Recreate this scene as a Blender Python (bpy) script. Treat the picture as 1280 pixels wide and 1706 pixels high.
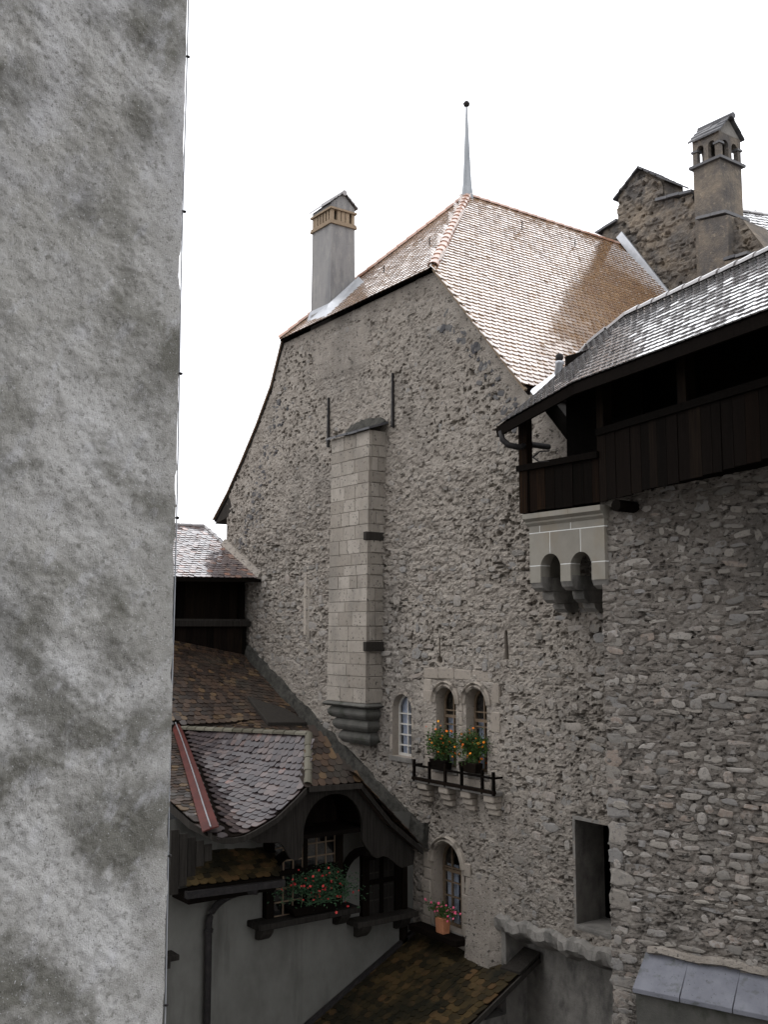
import bpy, bmesh, math, random
import numpy as np
from mathutils import Vector, Matrix

random.seed(7)
for o in list(bpy.data.objects):
    bpy.data.objects.remove(o)
SC = bpy.context.scene
COL = SC.collection

# ------------------------------------------------------------------ camera
# X runs along the gable wall, Y into it, Z up; the camera is at the origin of the yard's survey.
F = 1720.0
TH = math.radians(36.0)
PITCH = math.atan(197 / 1720.0)
_s, _c = math.sin(TH), math.cos(TH)
RIGHT = np.array([_s, _c, 0.0])
FLAT = np.array([-_c, _s, 0.0])
FWD = FLAT * math.cos(PITCH) + np.array([0, 0, math.sin(PITCH)])
UP = -FLAT * math.sin(PITCH) + np.array([0, 0, math.cos(PITCH)])
cd = bpy.data.cameras.new('camera')
cam = bpy.data.objects.new('camera', cd)
COL.objects.link(cam)
cd.sensor_fit = 'HORIZONTAL'
cd.sensor_width = 36.0
cd.lens = 36.0 * F / 1280.0
cd.clip_start = 0.05
cd.clip_end = 3000.0
cam.matrix_world = Matrix(((RIGHT[0], UP[0], -FWD[0], 0), (RIGHT[1], UP[1], -FWD[1], 0), (RIGHT[2], UP[2], -FWD[2], 0), (0, 0, 0, 1)))
SC.camera = cam

# ------------------------------------------------------------------ overcast sky, soft sun, exposure
SUN_EL, SUN_AZ = math.radians(62), math.radians(200)      # azimuth from +Y, clockwise
w = bpy.data.worlds.new('World')
SC.world = w
w.use_nodes = True
nt = w.node_tree
nt.nodes.clear()
wo = nt.nodes.new('ShaderNodeOutputWorld')
bg = nt.nodes.new('ShaderNodeBackground')
sky = nt.nodes.new('ShaderNodeTexSky')
sky.sky_type = 'NISHITA'
sky.sun_disc = False
sky.sun_elevation = SUN_EL
sky.sun_rotation = SUN_AZ
sky.air_density = 1.0
sky.dust_density = 4.0
hs = nt.nodes.new('ShaderNodeHueSaturation')
hs.inputs['Saturation'].default_value = 0.18
mx = nt.nodes.new('ShaderNodeMix')
mx.data_type = 'RGBA'
mx.inputs['Factor'].default_value = 0.8
mx.inputs['B'].default_value = (25.0, 25.3, 26.2, 1)      # even cloud layer
nt.links.new(sky.outputs[0], hs.inputs['Color'])
nt.links.new(hs.outputs[0], mx.inputs['A'])
nt.links.new(mx.outputs['Result'], bg.inputs['Color'])
bg.inputs['Strength'].default_value = 0.13
nt.links.new(bg.outputs[0], wo.inputs['Surface'])
sl = bpy.data.lights.new('sun', 'SUN')
sl.energy = 0.6
sl.angle = math.radians(50)
sl.color = (1.0, 0.97, 0.93)
so = bpy.data.objects.new('sun', sl)
COL.objects.link(so)
sd = Vector((math.sin(SUN_AZ) * math.cos(SUN_EL), math.cos(SUN_AZ) * math.cos(SUN_EL), math.sin(SUN_EL)))
so.rotation_euler = (-sd).to_track_quat('-Z', 'Y').to_euler()
SC.view_settings.view_transform = 'Standard'
SC.view_settings.look = 'None'
SC.view_settings.gamma = 1.0
SC.view_settings.exposure = -0.33
SC.view_settings.use_curve_mapping = False


# ------------------------------------------------------------------ survey helpers
def ray(x, y):
    return (x - 640) / F * RIGHT - (y - 853) / F * UP + FWD


def PB(x, y, b):                        # point of a sight line on the plane Y = b
    r = ray(x, y)
    return r * (b / r[1])


def PA(x, y, a):                        # ... on the plane X = a
    r = ray(x, y)
    return r * (a / r[0])


def PV(x, y, p0, d):                    # ... on the vertical plane through p0 along d
    r = ray(x, y)
    n = np.array([-d[1], d[0], 0.0])
    return r * (np.dot(n[:2], np.array(p0)[:2]) / np.dot(n, r))


def proj(p):
    p = np.asarray(p, float)
    d = p @ FWD
    return 640 + F * (p @ RIGHT) / d, 853 - F * (p @ UP) / d, d


class Frame:                            # a vertical wall frame: s along, t up, h out of the wall
    def __init__(self, o, s):
        self.o = np.array([o[0], o[1], 0.0])
        s = np.array([s[0], s[1], 0.0])
        self.s = s / np.linalg.norm(s)
        self.n = np.array([self.s[1], -self.s[0], 0.0])

    def p(self, s, t, h=0.0):
        return self.o + self.s * s + self.n * h + np.array([0, 0, t])

    def st(self, x, y, h=0.0):          # sight line -> (s, t) on the plane at height h
        q = PV(x, y, self.o + self.n * h, self.s) - self.o
        return float(q @ self.s), float(q[2])

    def grid(self, S, T, H):
        return self.o[None, :] + S[:, None] * self.s + H[:, None] * self.n + T[:, None] * np.array([0, 0, 1.0])


# ------------------------------------------------------------------ noise
def _hash(ix, iy, seed):
    n = (ix.astype(np.int64) * 374761393 + iy.astype(np.int64) * 668265263 + seed * 1442695041) & 0xffffffff
    n = ((n ^ (n >> 13)) * 1274126177) & 0xffffffff
    n = (n ^ (n >> 16)) & 0xffffffff
    return n / 4294967295.0


def vnoise(x, y, seed=0):
    ix, iy = np.floor(x), np.floor(y)
    fx, fy = x - ix, y - iy
    fx = fx * fx * (3 - 2 * fx)
    fy = fy * fy * (3 - 2 * fy)
    a = _hash(ix, iy, seed)
    b = _hash(ix + 1, iy, seed)
    c = _hash(ix, iy + 1, seed)
    d = _hash(ix + 1, iy + 1, seed)
    return (a + (b - a) * fx) * (1 - fy) + (c + (d - c) * fx) * fy


def fbm(x, y, seed=0, oct=4):
    v = 0
    amp = 0.5
    for k in range(oct):
        v = v + amp * vnoise(x * 2 ** k, y * 2 ** k, seed + 17 * k)
        amp *= 0.5
    return v


def worley(x, y, seed=0):
    ix, iy = np.floor(x), np.floor(y)
    f1 = np.full(x.shape, 9.0)
    f2 = np.full(x.shape, 9.0)
    cid = np.zeros(x.shape)
    for dx in (-1, 0, 1):
        for dy in (-1, 0, 1):
            cx, cy = ix + dx, iy + dy
            px = cx + 0.1 + 0.8 * _hash(cx, cy, seed)
            py = cy + 0.1 + 0.8 * _hash(cx, cy, seed + 5)
            d = np.hypot(px - x, py - y)
            r = _hash(cx, cy, seed + 9)
            nearer = d < f1
            f2 = np.where(nearer, f1, np.minimum(f2, d))
            cid = np.where(nearer, r, cid)
            f1 = np.minimum(f1, d)
    return f1, f2, cid


def sstep(a, b, x):
    t = np.clip((x - a) / (b - a), 0, 1)
    return t * t * (3 - 2 * t)


# ------------------------------------------------------------------ materials
def ramp_node(nt, stops):
    r = nt.nodes.new('ShaderNodeValToRGB')
    e = r.color_ramp.elements
    while len(e) < len(stops):
        e.new(0.5)
    for el, (p, c) in zip(e, stops):
        el.position = p
        el.color = (c[0], c[1], c[2], 1)
    return r


def mat(name, stops, scale=(3, 3, 3), rough=0.9, bump=0.3, bscale=25.0, bdist=0.02, rnd=0.0, coat=0.0, coat_rough=0.15, coat_ior=1.5,
        spec=0.12, stain_shade=None, detail=6, rvar=0.0, metal=0.0, ior=1.5):
    """procedural colour from world-space noise (plus a per-piece random), relief from a second noise"""
    m = bpy.data.materials.new(name)
    m.use_nodes = True
    nt = m.node_tree
    L = nt.links.new
    b = nt.nodes['Principled BSDF']
    geo = nt.nodes.new('ShaderNodeNewGeometry')
    mp = nt.nodes.new('ShaderNodeMapping')
    mp.inputs['Scale'].default_value = scale
    L(geo.outputs['Position'], mp.inputs['Vector'])
    n1 = nt.nodes.new('ShaderNodeTexNoise')
    n1.inputs['Scale'].default_value = 1.0
    n1.inputs['Detail'].default_value = detail
    n1.inputs['Roughness'].default_value = 0.65
    L(mp.outputs[0], n1.inputs['Vector'])
    fac = n1.outputs['Fac']
    if rnd > 0:
        oi = nt.nodes.new('ShaderNodeObjectInfo')
        at = nt.nodes.new('ShaderNodeAttribute')
        at.attribute_name = 'rnd'
        ad = nt.nodes.new('ShaderNodeMath')
        ad.operation = 'ADD'
        L(oi.outputs['Random'], ad.inputs[0])
        L(at.outputs['Fac'], ad.inputs[1])
        fr = nt.nodes.new('ShaderNodeMath')
        fr.operation = 'FRACT'
        L(ad.outputs[0], fr.inputs[0])
        mr = nt.nodes.new('ShaderNodeMix')
        mr.data_type = 'FLOAT'
        mr.inputs['Factor'].default_value = rnd
        L(fac, mr.inputs['A'])
        L(fr.outputs[0], mr.inputs['B'])
        fac = mr.outputs['Result']
    cr = ramp_node(nt, stops)
    L(fac, cr.inputs['Fac'])
    col = cr.outputs['Color']
    if stain_shade:
        for (sc, lo, hi, c, amt, *rot) in stain_shade:
            mp2 = nt.nodes.new('ShaderNodeMapping')
            mp2.inputs['Scale'].default_value = sc
            mp2.inputs['Location'].default_value = (random.uniform(0, 9), random.uniform(0, 9), random.uniform(0, 9))
            if rot:
                mp2.vector_type = 'TEXTURE'
                mp2.inputs['Rotation'].default_value = rot[0]
                mp2.inputs['Scale'].default_value = tuple(1.0 / q for q in sc)
            L(geo.outputs['Position'], mp2.inputs['Vector'])
            n3 = nt.nodes.new('ShaderNodeTexNoise')
            n3.inputs['Scale'].default_value = 1.0
            n3.inputs['Detail'].default_value = 5
            n3.inputs['Roughness'].default_value = 0.6
            L(mp2.outputs[0], n3.inputs['Vector'])
            mm = nt.nodes.new('ShaderNodeMapRange')
            mm.inputs['From Min'].default_value = lo
            mm.inputs['From Max'].default_value = hi
            mm.inputs['To Max'].default_value = amt
            L(n3.outputs['Fac'], mm.inputs['Value'])
            mc = nt.nodes.new('ShaderNodeMix')
            mc.data_type = 'RGBA'
            L(mm.outputs[0], mc.inputs['Factor'])
            L(col, mc.inputs['A'])
            mc.inputs['B'].default_value = (c[0], c[1], c[2], 1)
            col = mc.outputs['Result']
    L(col, b.inputs['Base Color'])
    b.inputs['Roughness'].default_value = rough
    b.inputs['Metallic'].default_value = metal
    b.inputs['IOR'].default_value = ior
    b.inputs['Specular IOR Level'].default_value = spec
    if coat > 0:
        b.inputs['Coat Weight'].default_value = coat
        b.inputs['Coat Roughness'].default_value = coat_rough
        b.inputs['Coat IOR'].default_value = coat_ior
    if rvar > 0:
        rr = nt.nodes.new('ShaderNodeMapRange')
        rr.inputs['From Min'].default_value = 0.3
        rr.inputs['From Max'].default_value = 0.7
        rr.inputs['To Min'].default_value = max(0.05, rough - rvar)
        rr.inputs['To Max'].default_value = min(1, rough + rvar)
        L(n1.outputs['Fac'], rr.inputs['Value'])
        L(rr.outputs[0], b.inputs['Roughness'])
    if bump > 0:
        n2 = nt.nodes.new('ShaderNodeTexNoise')
        n2.inputs['Scale'].default_value = bscale
        n2.inputs['Detail'].default_value = 5
        n2.inputs['Roughness'].default_value = 0.7
        L(geo.outputs['Position'], n2.inputs['Vector'])
        bp = nt.nodes.new('ShaderNodeBump')
        bp.inputs['Strength'].default_value = bump
        bp.inputs['Distance'].default_value = bdist
        L(n2.outputs['Fac'], bp.inputs['Height'])
        L(bp.outputs[0], b.inputs['Normal'])
    return m


M = {}
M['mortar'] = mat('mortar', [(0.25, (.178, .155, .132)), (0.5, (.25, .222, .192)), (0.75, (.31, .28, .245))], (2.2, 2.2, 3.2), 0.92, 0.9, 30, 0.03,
                  stain_shade=[((.5, .5, .28), .50, .68, (.11, .10, .09), .6), ((9, 9, 9), .56, .70, (.34, .315, .285), .5), ((11, 11, 17), .58, .64, (.03, .026, .023), .85), ((30, 30, 40), .60, .67, (.05, .045, .04), .8)])  # near-black specks colour in the shade of small pits; the rest is staining
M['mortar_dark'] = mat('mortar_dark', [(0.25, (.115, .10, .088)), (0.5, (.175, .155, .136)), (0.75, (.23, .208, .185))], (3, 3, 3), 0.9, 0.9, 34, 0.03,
                       stain_shade=[((.6, .6, .35), .50, .66, (.085, .08, .074), .6), ((10, 10, 10), .56, .7, (.31, .29, .27), .5), ((10, 10, 17), .57, .64, (.025, .023, .021), .85), ((30, 30, 40), .60, .67, (.04, .037, .034), .8)])  # darkest specks are painted pit shadows, beside the real stains
STONES = [(0.0, (.10, .098, .098)), (0.15, (.19, .178, .163)), (0.34, (.25, .228, .20)), (0.5, (.215, .205, .198)), (0.64, (.285, .26, .228)),
          (0.76, (.315, .292, .268)), (0.85, (.235, .188, .155)), (0.91, (.36, .342, .322)), (0.97, (.30, .19, .09))]
M['stone'] = mat('stone', STONES, (14, 14, 18), 0.85, 0.8, 40, 0.02, rnd=0.78, stain_shade=[((22, 22, 22), .54, .66, (.12, .115, .11), .6)])
STONES_G = [(0.0, (.09, .088, .088)), (0.12, (.165, .153, .138)), (0.34, (.225, .203, .178)), (0.5, (.20, .193, .185)), (0.64, (.255, .228, .20)),
            (0.78, (.275, .255, .232)), (0.88, (.235, .195, .165)), (0.95, (.30, .285, .265)), (0.98, (.27, .16, .085))]
M['stone_g'] = mat('stone_gable', STONES_G, (14, 14, 18), 0.88, 0.8, 40, 0.02, rnd=0.72, stain_shade=[((22, 22, 22), .52, .66, (.10, .094, .088), .6)])
M['stone_darkg'] = mat('stone_dark', [(0.2, (.045, .045, .05)), (0.8, (.12, .115, .112))], (10, 10, 10), 0.8, 0.6, 40, 0.02, rnd=0.6)
M['ashlar'] = mat('ashlar', [(0.2, (.205, .18, .152)), (0.5, (.27, .242, .208)), (0.8, (.33, .298, .26))], (5, 5, 5), 0.9, 0.9, 30, 0.02, rnd=0.45,
                  stain_shade=[((17, 17, 14), .60, .66, (.04, .036, .032), .9), ((1.5, 1.5, .6), .48, .66, (.165, .15, .132), .7)])
M['ashlar_joint'] = mat('ashlar_joint', [(0.3, (.15, .132, .115)), (0.7, (.22, .198, .17))], (6, 6, 6), 0.95, 0.5)
M['dressed'] = mat('dressed_stone', [(0.2, (.165, .152, .13)), (0.8, (.24, .224, .192))], (4, 4, 4), 0.85, 0.25, 60, 0.006, rnd=0.35,
                   stain_shade=[((2, 2, 1), .52, .66, (.20, .165, .12), .5)])
M['white_joint'] = mat('white_joint', [(0.3, (.55, .55, .53)), (0.7, (.68, .68, .66))], (9, 9, 9), 0.9, 0.1)
M['old_stone'] = mat('weathered_stone', [(0.2, (.10, .095, .088)), (0.8, (.24, .225, .205))], (3, 3, 3), 0.9, 0.7, 30, 0.02,
                     stain_shade=[((2.5, 2.5, 1.2), .5, .66, (.045, .045, .042), .7)])
M['moss'] = mat('dark_moss', [(0.3, (.018, .018, .016)), (0.7, (.07, .066, .058))], (8, 8, 8), 0.95, 0.8, 30, 0.03)
M['trim'] = mat('window_trim_stone', [(0.2, (.22, .19, .16)), (0.8, (.31, .275, .235))], (6, 6, 6), 0.9, 0.5, 40, 0.015, rnd=0.4,
                stain_shade=[((22, 22, 22), .6, .68, (.06, .055, .05), .8)])
M['tower'] = mat('tower_render', [(0.3, (.075, .068, .064)), (0.5, (.14, .12, .10)), (0.7, (.21, .172, .132))], (1.4, 1.4, 1.8), 0.92, 0.9, 14, 0.05,
                 stain_shade=[((1.6, 1.6, 1.0), .48, .66, (.075, .072, .072), .8), ((6, 6, 6), .58, .7, (.30, .25, .19), .5)])
M['chimney'] = mat('chimney_render', [(0.3, (.19, .185, .185)), (0.7, (.255, .245, .235))], (3, 3, 1), 0.9, 0.6, 30, 0.015,
                   stain_shade=[((3, 3, .5), .48, .64, (.12, .12, .125), .7), ((8, 8, 3), .55, .68, (.29, .275, .255), .5), ((30, 30, 30), .62, .7, (.08, .08, .08), .6)])
M['terracotta'] = mat('terracotta', [(0.3, (.20, .15, .105)), (0.7, (.28, .215, .15))], (9, 9, 9), 0.85, 0.2, rnd=0.3)
M['near'] = mat('near_plaster', [(0.30, (.25, .242, .222)), (0.44, (.33, .322, .302)), (0.56, (.41, .402, .388)), (0.70, (.51, .505, .50))], (.9, .9, 1.1), 0.9, 1.0, 110, 0.008,
                stain_shade=[((1.7, 1.7, 2.0), .50, .62, (.11, .106, .088), .8), ((.9, .9, .7), .53, .70, (.50, .50, .53), .6),
                       ((7, 10, 5), .53, .68, (.17, .165, .145), .3, (math.radians(-38), 0, 0)), ((6, 10, 5), .55, .68, (.56, .56, .585), .35, (math.radians(-30), 0, 0)),
                       ((95, 95, 95), .62, .70, (.62, .62, .64), .8), ((80, 80, 80), .60, .70, (.05, .047, .04), .75), ((30, 30, 30), .56, .68, (.13, .125, .11), .6)], detail=9)
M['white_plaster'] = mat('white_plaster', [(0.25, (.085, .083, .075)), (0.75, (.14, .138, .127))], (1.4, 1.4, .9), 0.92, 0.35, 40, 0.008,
                         stain_shade=[((3.5, 3.5, .4), .54, .72, (.06, .058, .052), .6)])


def tile_mat(name, stops, rough=0.35, coat=1.0, stain_shade=None, cr=0.14, spec=0.5, ior=1.5):
    return mat(name, stops, (7, 7, 7), rough, 0.15, 50, 0.004, rnd=0.8, coat=coat, coat_rough=cr, spec=spec, stain_shade=stain_shade, ior=ior, coat_ior=ior)


M['tile_main'] = tile_mat('tile_new', [(0.0, (.13, .068, .03)), (.3, (.20, .105, .042)), (.6, (.25, .135, .052)), (.85, (.18, .09, .038)), (1, (.09, .046, .025))], 0.25, 1.0, cr=0.14, spec=0.5, ior=2.4)
M['tile_gal'] = tile_mat('tile_grey', [(0.0, (.025, .024, .028)), (.4, (.045, .042, .046)), (.7, (.07, .062, .064)), (1, (.04, .034, .035))], 0.2, 1.0, cr=0.08, spec=0.5, ior=2.5)
M['tile_old'] = tile_mat('tile_old', [(0.0, (.016, .012, .010)), (.45, (.034, .024, .019)), (.75, (.058, .036, .024)), (.9, (.10, .066, .035)), (1, (.17, .058, .03))], 0.4, 0.35, cr=0.2, spec=.25,
                         stain_shade=[((1.1, 1.1, 1.1), .52, .68, (.04, .037, .03), .6)])
M['tile_dorm'] = tile_mat('tile_purple', [(0.0, (.024, .019, .021)), (.45, (.038, .029, .030)), (.72, (.054, .040, .038)), (.90, (.09, .065, .06)), (.95, (.20, .07, .045)), (1, (.28, .10, .06))], 0.35, 0.18, cr=0.18, spec=.2)
M['tile_moss'] = tile_mat('tile_moss', [(0.0, (.012, .010, .007)), (.4, (.028, .021, .011)), (.7, (.055, .038, .017)), (1, (.09, .05, .024))], 0.5, 0.05, cr=0.3, spec=.08,
                          stain_shade=[((.9, .9, .9), .46, .60, (.010, .010, .007), .85)])
M['tile_lg'] = tile_mat('tile_mixed', [(0.0, (.06, .048, .05)), (.5, (.11, .085, .085)), (.8, (.16, .10, .08)), (1, (.30, .11, .06))], 0.3, 1.0, cr=0.12)
M['ridge'] = tile_mat('ridge_tile', [(0.0, (.26, .13, .085)), (1, (.38, .21, .14))], 0.4, 0.8)
M['ridge_grey'] = tile_mat('ridge_tile_grey', [(0.0, (.11, .10, .10)), (1, (.19, .17, .165))], 0.4, 0.8)
M['ridge_moss'] = tile_mat('ridge_tile_moss', [(0.0, (.05, .045, .032)), (1, (.13, .12, .095))], 0.8, 0.05, spec=.1)
M['slate'] = mat('slate', [(0.3, (.05, .05, .055)), (0.7, (.10, .098, .10))], (6, 6, 6), 0.45, 0.5, 30, 0.01, coat=0.08, rnd=0.4)
M['wood'] = mat('dark_wood', [(0.25, (.003, .0025, .002)), (0.6, (.007, .005, .004)), (0.85, (.016, .011, .007))], (26, 26, 1.3), 0.9, 0.6, 40, 0.008, rnd=0.35, spec=.03)
M['wood_or'] = mat('worn_wood', [(0.25, (.003, .0025, .002)), (0.55, (.008, .005, .0035)), (0.72, (.022, .012, .006)), (0.85, (.10, .045, .018))], (24, 24, 0.9), 0.9, 0.6, 40, 0.008, rnd=0.45, spec=.03)
M['wood_grey'] = mat('grey_wood', [(0.25, (.010, .009, .008)), (0.7, (.038, .034, .030))], (26, 26, 1.3), 0.9, 0.6, 40, 0.01, rnd=0.3, spec=.04)
M['mullion'] = mat('window_wood', [(0.3, (.10, .072, .05)), (0.7, (.17, .125, .085))], (8, 8, 8), 0.7, 0.1)
M['mullion_white'] = mat('painted_mullion', [(0.3, (.38, .36, .33)), (0.7, (.5, .48, .44))], (8, 8, 8), 0.6, 0.1)
M['iron'] = mat('iron', [(0.3, (.012, .011, .012)), (0.7, (.03, .027, .026))], (10, 10, 10), 0.6, 0.2)
M['zinc'] = mat('zinc_sheet', [(0.3, (.30, .31, .33)), (0.7, (.42, .43, .45))], (3, 3, 3), 0.35, 0.1, metal=0.6)
M['zinc_wet'] = mat('wet_zinc', [(0.3, (.50, .51, .54)), (0.7, (.64, .65, .68))], (3, 3, 3), 0.2, 0.1, metal=0.3, coat=1.0)
M['lead'] = mat('lead_spire', [(0.3, (.16, .17, .18)), (0.7, (.26, .27, .28))], (6, 6, 1), 0.4, 0.15, metal=0.5)
M['copper'] = mat('red_copper', [(0.3, (.045, .012, .010)), (0.7, (.085, .022, .017))], (3, 3, 3), 0.55, 0.1)
M['coping'] = mat('bluish_slab', [(0.3, (.115, .118, .138)), (0.7, (.165, .168, .19))], (3, 3, 3), 0.6, 0.3, 50, 0.006,
                  stain_shade=[((26, 26, 26), .62, .70, (.045, .045, .045), .8), ((5, 5, 9), .55, .68, (.07, .075, .07), .7), ((2, 2, 2), .5, .7, (.19, .195, .22), .5)])
M['parapet'] = mat('dark_parapet', [(0.3, (.05, .05, .045)), (0.7, (.11, .105, .095))], (2, 2, 1), 0.9, 0.5, 30, 0.015,
                   stain_shade=[((3, 3, 3), .55, .7, (.03, .035, .022), .7)])
M['interior'] = mat('dark_interior', [(0.3, (.010, .009, .008)), (0.7, (.02, .018, .016))], (2, 2, 2), 0.9, 0.0)
M['curtain'] = mat('curtain', [(0.3, (.55, .58, .68)), (0.7, (.76, .78, .86))], (25, 25, 3), 0.9, 0.3, 30, 0.01)
M['leaf'] = mat('leaf', [(0.2, (.018, .04, .010)), (0.6, (.045, .085, .022)), (0.9, (.075, .12, .03))], (30, 30, 30), 0.6, 0.0, rnd=0.5)
M['leaf_dark'] = mat('leaf_dark', [(0.2, (.02, .05, .025)), (0.8, (.05, .10, .05))], (30, 30, 30), 0.55, 0.0, rnd=0.5)
M['orange'] = mat('orange_petal', [(0.2, (.55, .09, .02)), (0.6, (.72, .20, .02)), (0.95, (.80, .40, .03))], (18, 18, 18), 0.6, 0.0, rnd=0.7)
M['pink'] = mat('pink_petal', [(0.2, (.55, .06, .14)), (0.8, (.72, .16, .26))], (18, 18, 18), 0.6, 0.0, rnd=0.7)
M['red'] = mat('red_petal', [(0.2, (.40, .03, .035)), (0.8, (.62, .08, .07))], (18, 18, 18), 0.6, 0.0, rnd=0.7)
M['pot'] = mat('clay_pot', [(0.3, (.34, .14, .07)), (0.7, (.45, .20, .11))], (9, 9, 9), 0.8, 0.2)
M['cable'] = mat('cable', [(0.3, (.26, .27, .29)), (0.7, (.36, .37, .39))], (9, 9, 9), 0.5, 0.0, metal=0.4)
M['ground'] = mat('cobble_ground', [(0.3, (.07, .066, .06)), (0.7, (.14, .13, .118))], (2, 2, 2), 0.85, 0.8, 12, 0.05)
# glass
g = bpy.data.materials.new('window_glass')
g.use_nodes = True
gn = g.node_tree
gn.nodes.clear()
g_o = gn.nodes.new('ShaderNodeOutputMaterial')
g_m = gn.nodes.new('ShaderNodeMixShader')
g_t = gn.nodes.new('ShaderNodeBsdfTransparent')
g_t.inputs['Color'].default_value = (.86, .88, .9, 1)
g_g = gn.nodes.new('ShaderNodeBsdfGlossy')
g_g.inputs['Roughness'].default_value = 0.05
g_m.inputs[0].default_value = 0.09
gn.links.new(g_t.outputs[0], g_m.inputs[1])
gn.links.new(g_g.outputs[0], g_m.inputs[2])
gn.links.new(g_m.outputs[0], g_o.inputs['Surface'])
M['glass'] = g


# ------------------------------------------------------------------ mesh helpers
def np_mesh(name, V, Q, smooth=False):
    """mesh from an Nx3 array and an Mx(3|4) index array"""
    me = bpy.data.meshes.new(name)
    V = np.ascontiguousarray(V, dtype=np.float32)
    Q = np.ascontiguousarray(Q, dtype=np.int32)
    k = Q.shape[1]
    me.vertices.add(len(V))
    me.vertices.foreach_set('co', V.ravel())
    me.loops.add(Q.size)
    me.loops.foreach_set('vertex_index', Q.ravel())
    me.polygons.add(len(Q))
    me.polygons.foreach_set('loop_start', np.arange(0, Q.size, k, dtype=np.int32))
    me.polygons.foreach_set('loop_total', np.full(len(Q), k, dtype=np.int32))
    me.polygons.foreach_set('use_smooth', np.full(len(Q), smooth, dtype=bool))
    me.update(calc_edges=True)
    me.validate()
    return me


def link(name, me, m=None, parent=None):
    o = bpy.data.objects.new(name, me)
    COL.objects.link(o)
    if m and me and not me.materials:
        me.materials.append(M[m] if isinstance(m, str) else m)
    if parent:
        o.parent = parent
    return o


def thing(name, label, cat, group=None):
    o = bpy.data.objects.new(name, None)
    COL.objects.link(o)
    o.empty_display_size = 0.2
    o['label'] = label
    o['category'] = cat
    if group:
        o['group'] = group
    return o


class MB:
    def __init__(self):
        self.v = []
        self.f = []

    def add(self, vs, fs):
        n = len(self.v)
        self.v += [tuple(map(float, p)) for p in vs]
        self.f += [tuple(i + n for i in f) for f in fs]
        return self

    def hexa(self, lo, hi):             # two rings of four corners
        return self.add(list(lo) + list(hi), [(3, 2, 1, 0), (4, 5, 6, 7), (0, 1, 5, 4), (1, 2, 6, 5), (2, 3, 7, 6), (3, 0, 4, 7)])

    def box(self, a0, a1, b0, b1, z0, z1):
        r = lambda z: [(a0, b0, z), (a1, b0, z), (a1, b1, z), (a0, b1, z)]
        return self.hexa(r(z0), r(z1))

    def fbox(self, fr, s0, s1, t0, t1, h0, h1):      # box in a wall frame
        r = lambda t: [fr.p(s0, t, h0), fr.p(s1, t, h0), fr.p(s1, t, h1), fr.p(s0, t, h1)]
        return self.hexa(r(t0), r(t1))

    def cham(self, fr, s0, s1, t0, t1, h0, h1, c=0.012):     # block with a chamfered outer face
        k = lambda h, e: [fr.p(s0 + e, t0 + e, h), fr.p(s1 - e, t0 + e, h), fr.p(s1 - e, t1 - e, h), fr.p(s0 + e, t1 - e, h)]
        self.add(k(h0, 0) + k(h1 - c, 0) + k(h1, c), [(3, 2, 1, 0)] + [(i, (i + 1) % 4, 4 + (i + 1) % 4, 4 + i) for i in range(4)] +
                 [(4 + i, 4 + (i + 1) % 4, 8 + (i + 1) % 4, 8 + i) for i in range(4)] + [(8, 9, 10, 11)])
        return self

    def prism(self, fr, poly, h0, h1):
        n = len(poly)
        vs = [fr.p(s, t, h0) for s, t in poly] + [fr.p(s, t, h1) for s, t in poly]
        return self.add(vs, [tuple(range(n - 1, -1, -1)), tuple(range(n, 2 * n))] + [(i, (i + 1) % n, n + (i + 1) % n, n + i) for i in range(n)])

    def loft(self, rings, closed=True, caps=True):
        n = len(rings[0])
        vs = [p for r in rings for p in r]
        fs = []
        for k in range(len(rings) - 1):
            for i in range(n if closed else n - 1):
                j = (i + 1) % n
                fs.append((k * n + i, k * n + j, (k + 1) * n + j, (k + 1) * n + i))
        if caps and closed:
            fs += [tuple(range(n - 1, -1, -1)), tuple(range((len(rings) - 1) * n, len(rings) * n))]
        return self.add(vs, fs)

    def tube(self, pts, r, n=8):
        pts = [np.array(p, float) for p in pts]
        rings = []
        for i, p in enumerate(pts):
            d = pts[min(i + 1, len(pts) - 1)] - pts[max(i - 1, 0)]
            d /= np.linalg.norm(d)
            u = np.cross(d, (0.3, 0.2, 1.0) if abs(d[2]) < 0.9 else (1.0, 0.3, 0))
            u /= np.linalg.norm(u)
            w_ = np.cross(d, u)
            rr = r[i] if isinstance(r, (list, tuple)) else r
            rings.append([p + rr * (math.cos(2 * math.pi * k / n) * u + math.sin(2 * math.pi * k / n) * w_) for k in range(n)])
        return self.loft(rings)

    def beam(self, p, q, wd, ht, up=(0, 0, 1)):
        p, q, up = np.array(p, float), np.array(q, float), np.array(up, float)
        d = (q - p) / np.linalg.norm(q - p)
        sx = np.cross(d, up)
        sx = sx / np.linalg.norm(sx) * wd / 2
        u = np.cross(sx, d)
        u = u / np.linalg.norm(u) * ht / 2
        k = lambda c: [c - sx - u, c + sx - u, c + sx + u, c - sx + u]
        return self.hexa(k(p), k(q))

    def build(self, name, m, parent=None, smooth=False, bevel=0.0):
        me = bpy.data.meshes.new(name)
        me.from_pydata(self.v, [], self.f)
        bm = bmesh.new()
        bm.from_mesh(me)
        bmesh.ops.recalc_face_normals(bm, faces=bm.faces)
        if bevel > 0:
            bmesh.ops.bevel(bm, geom=list(bm.edges), offset=bevel, segments=1, affect='EDGES')
        bm.to_mesh(me)
        bm.free()
        if smooth:
            for p in me.polygons:
                p.use_smooth = True
        return link(name, me, m, parent)


def inside(poly, S, T):
    poly = np.asarray(poly, float)
    r = np.zeros(S.shape, bool)
    j = len(poly) - 1
    for i in range(len(poly)):
        xi, yi = poly[i]
        xj, yj = poly[j]
        if yi != yj:
            c = ((yi > T) != (yj > T)) & (S < (xj - xi) * (T - yi) / (yj - yi) + xi)
            r ^= c
        j = i
    return r


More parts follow.
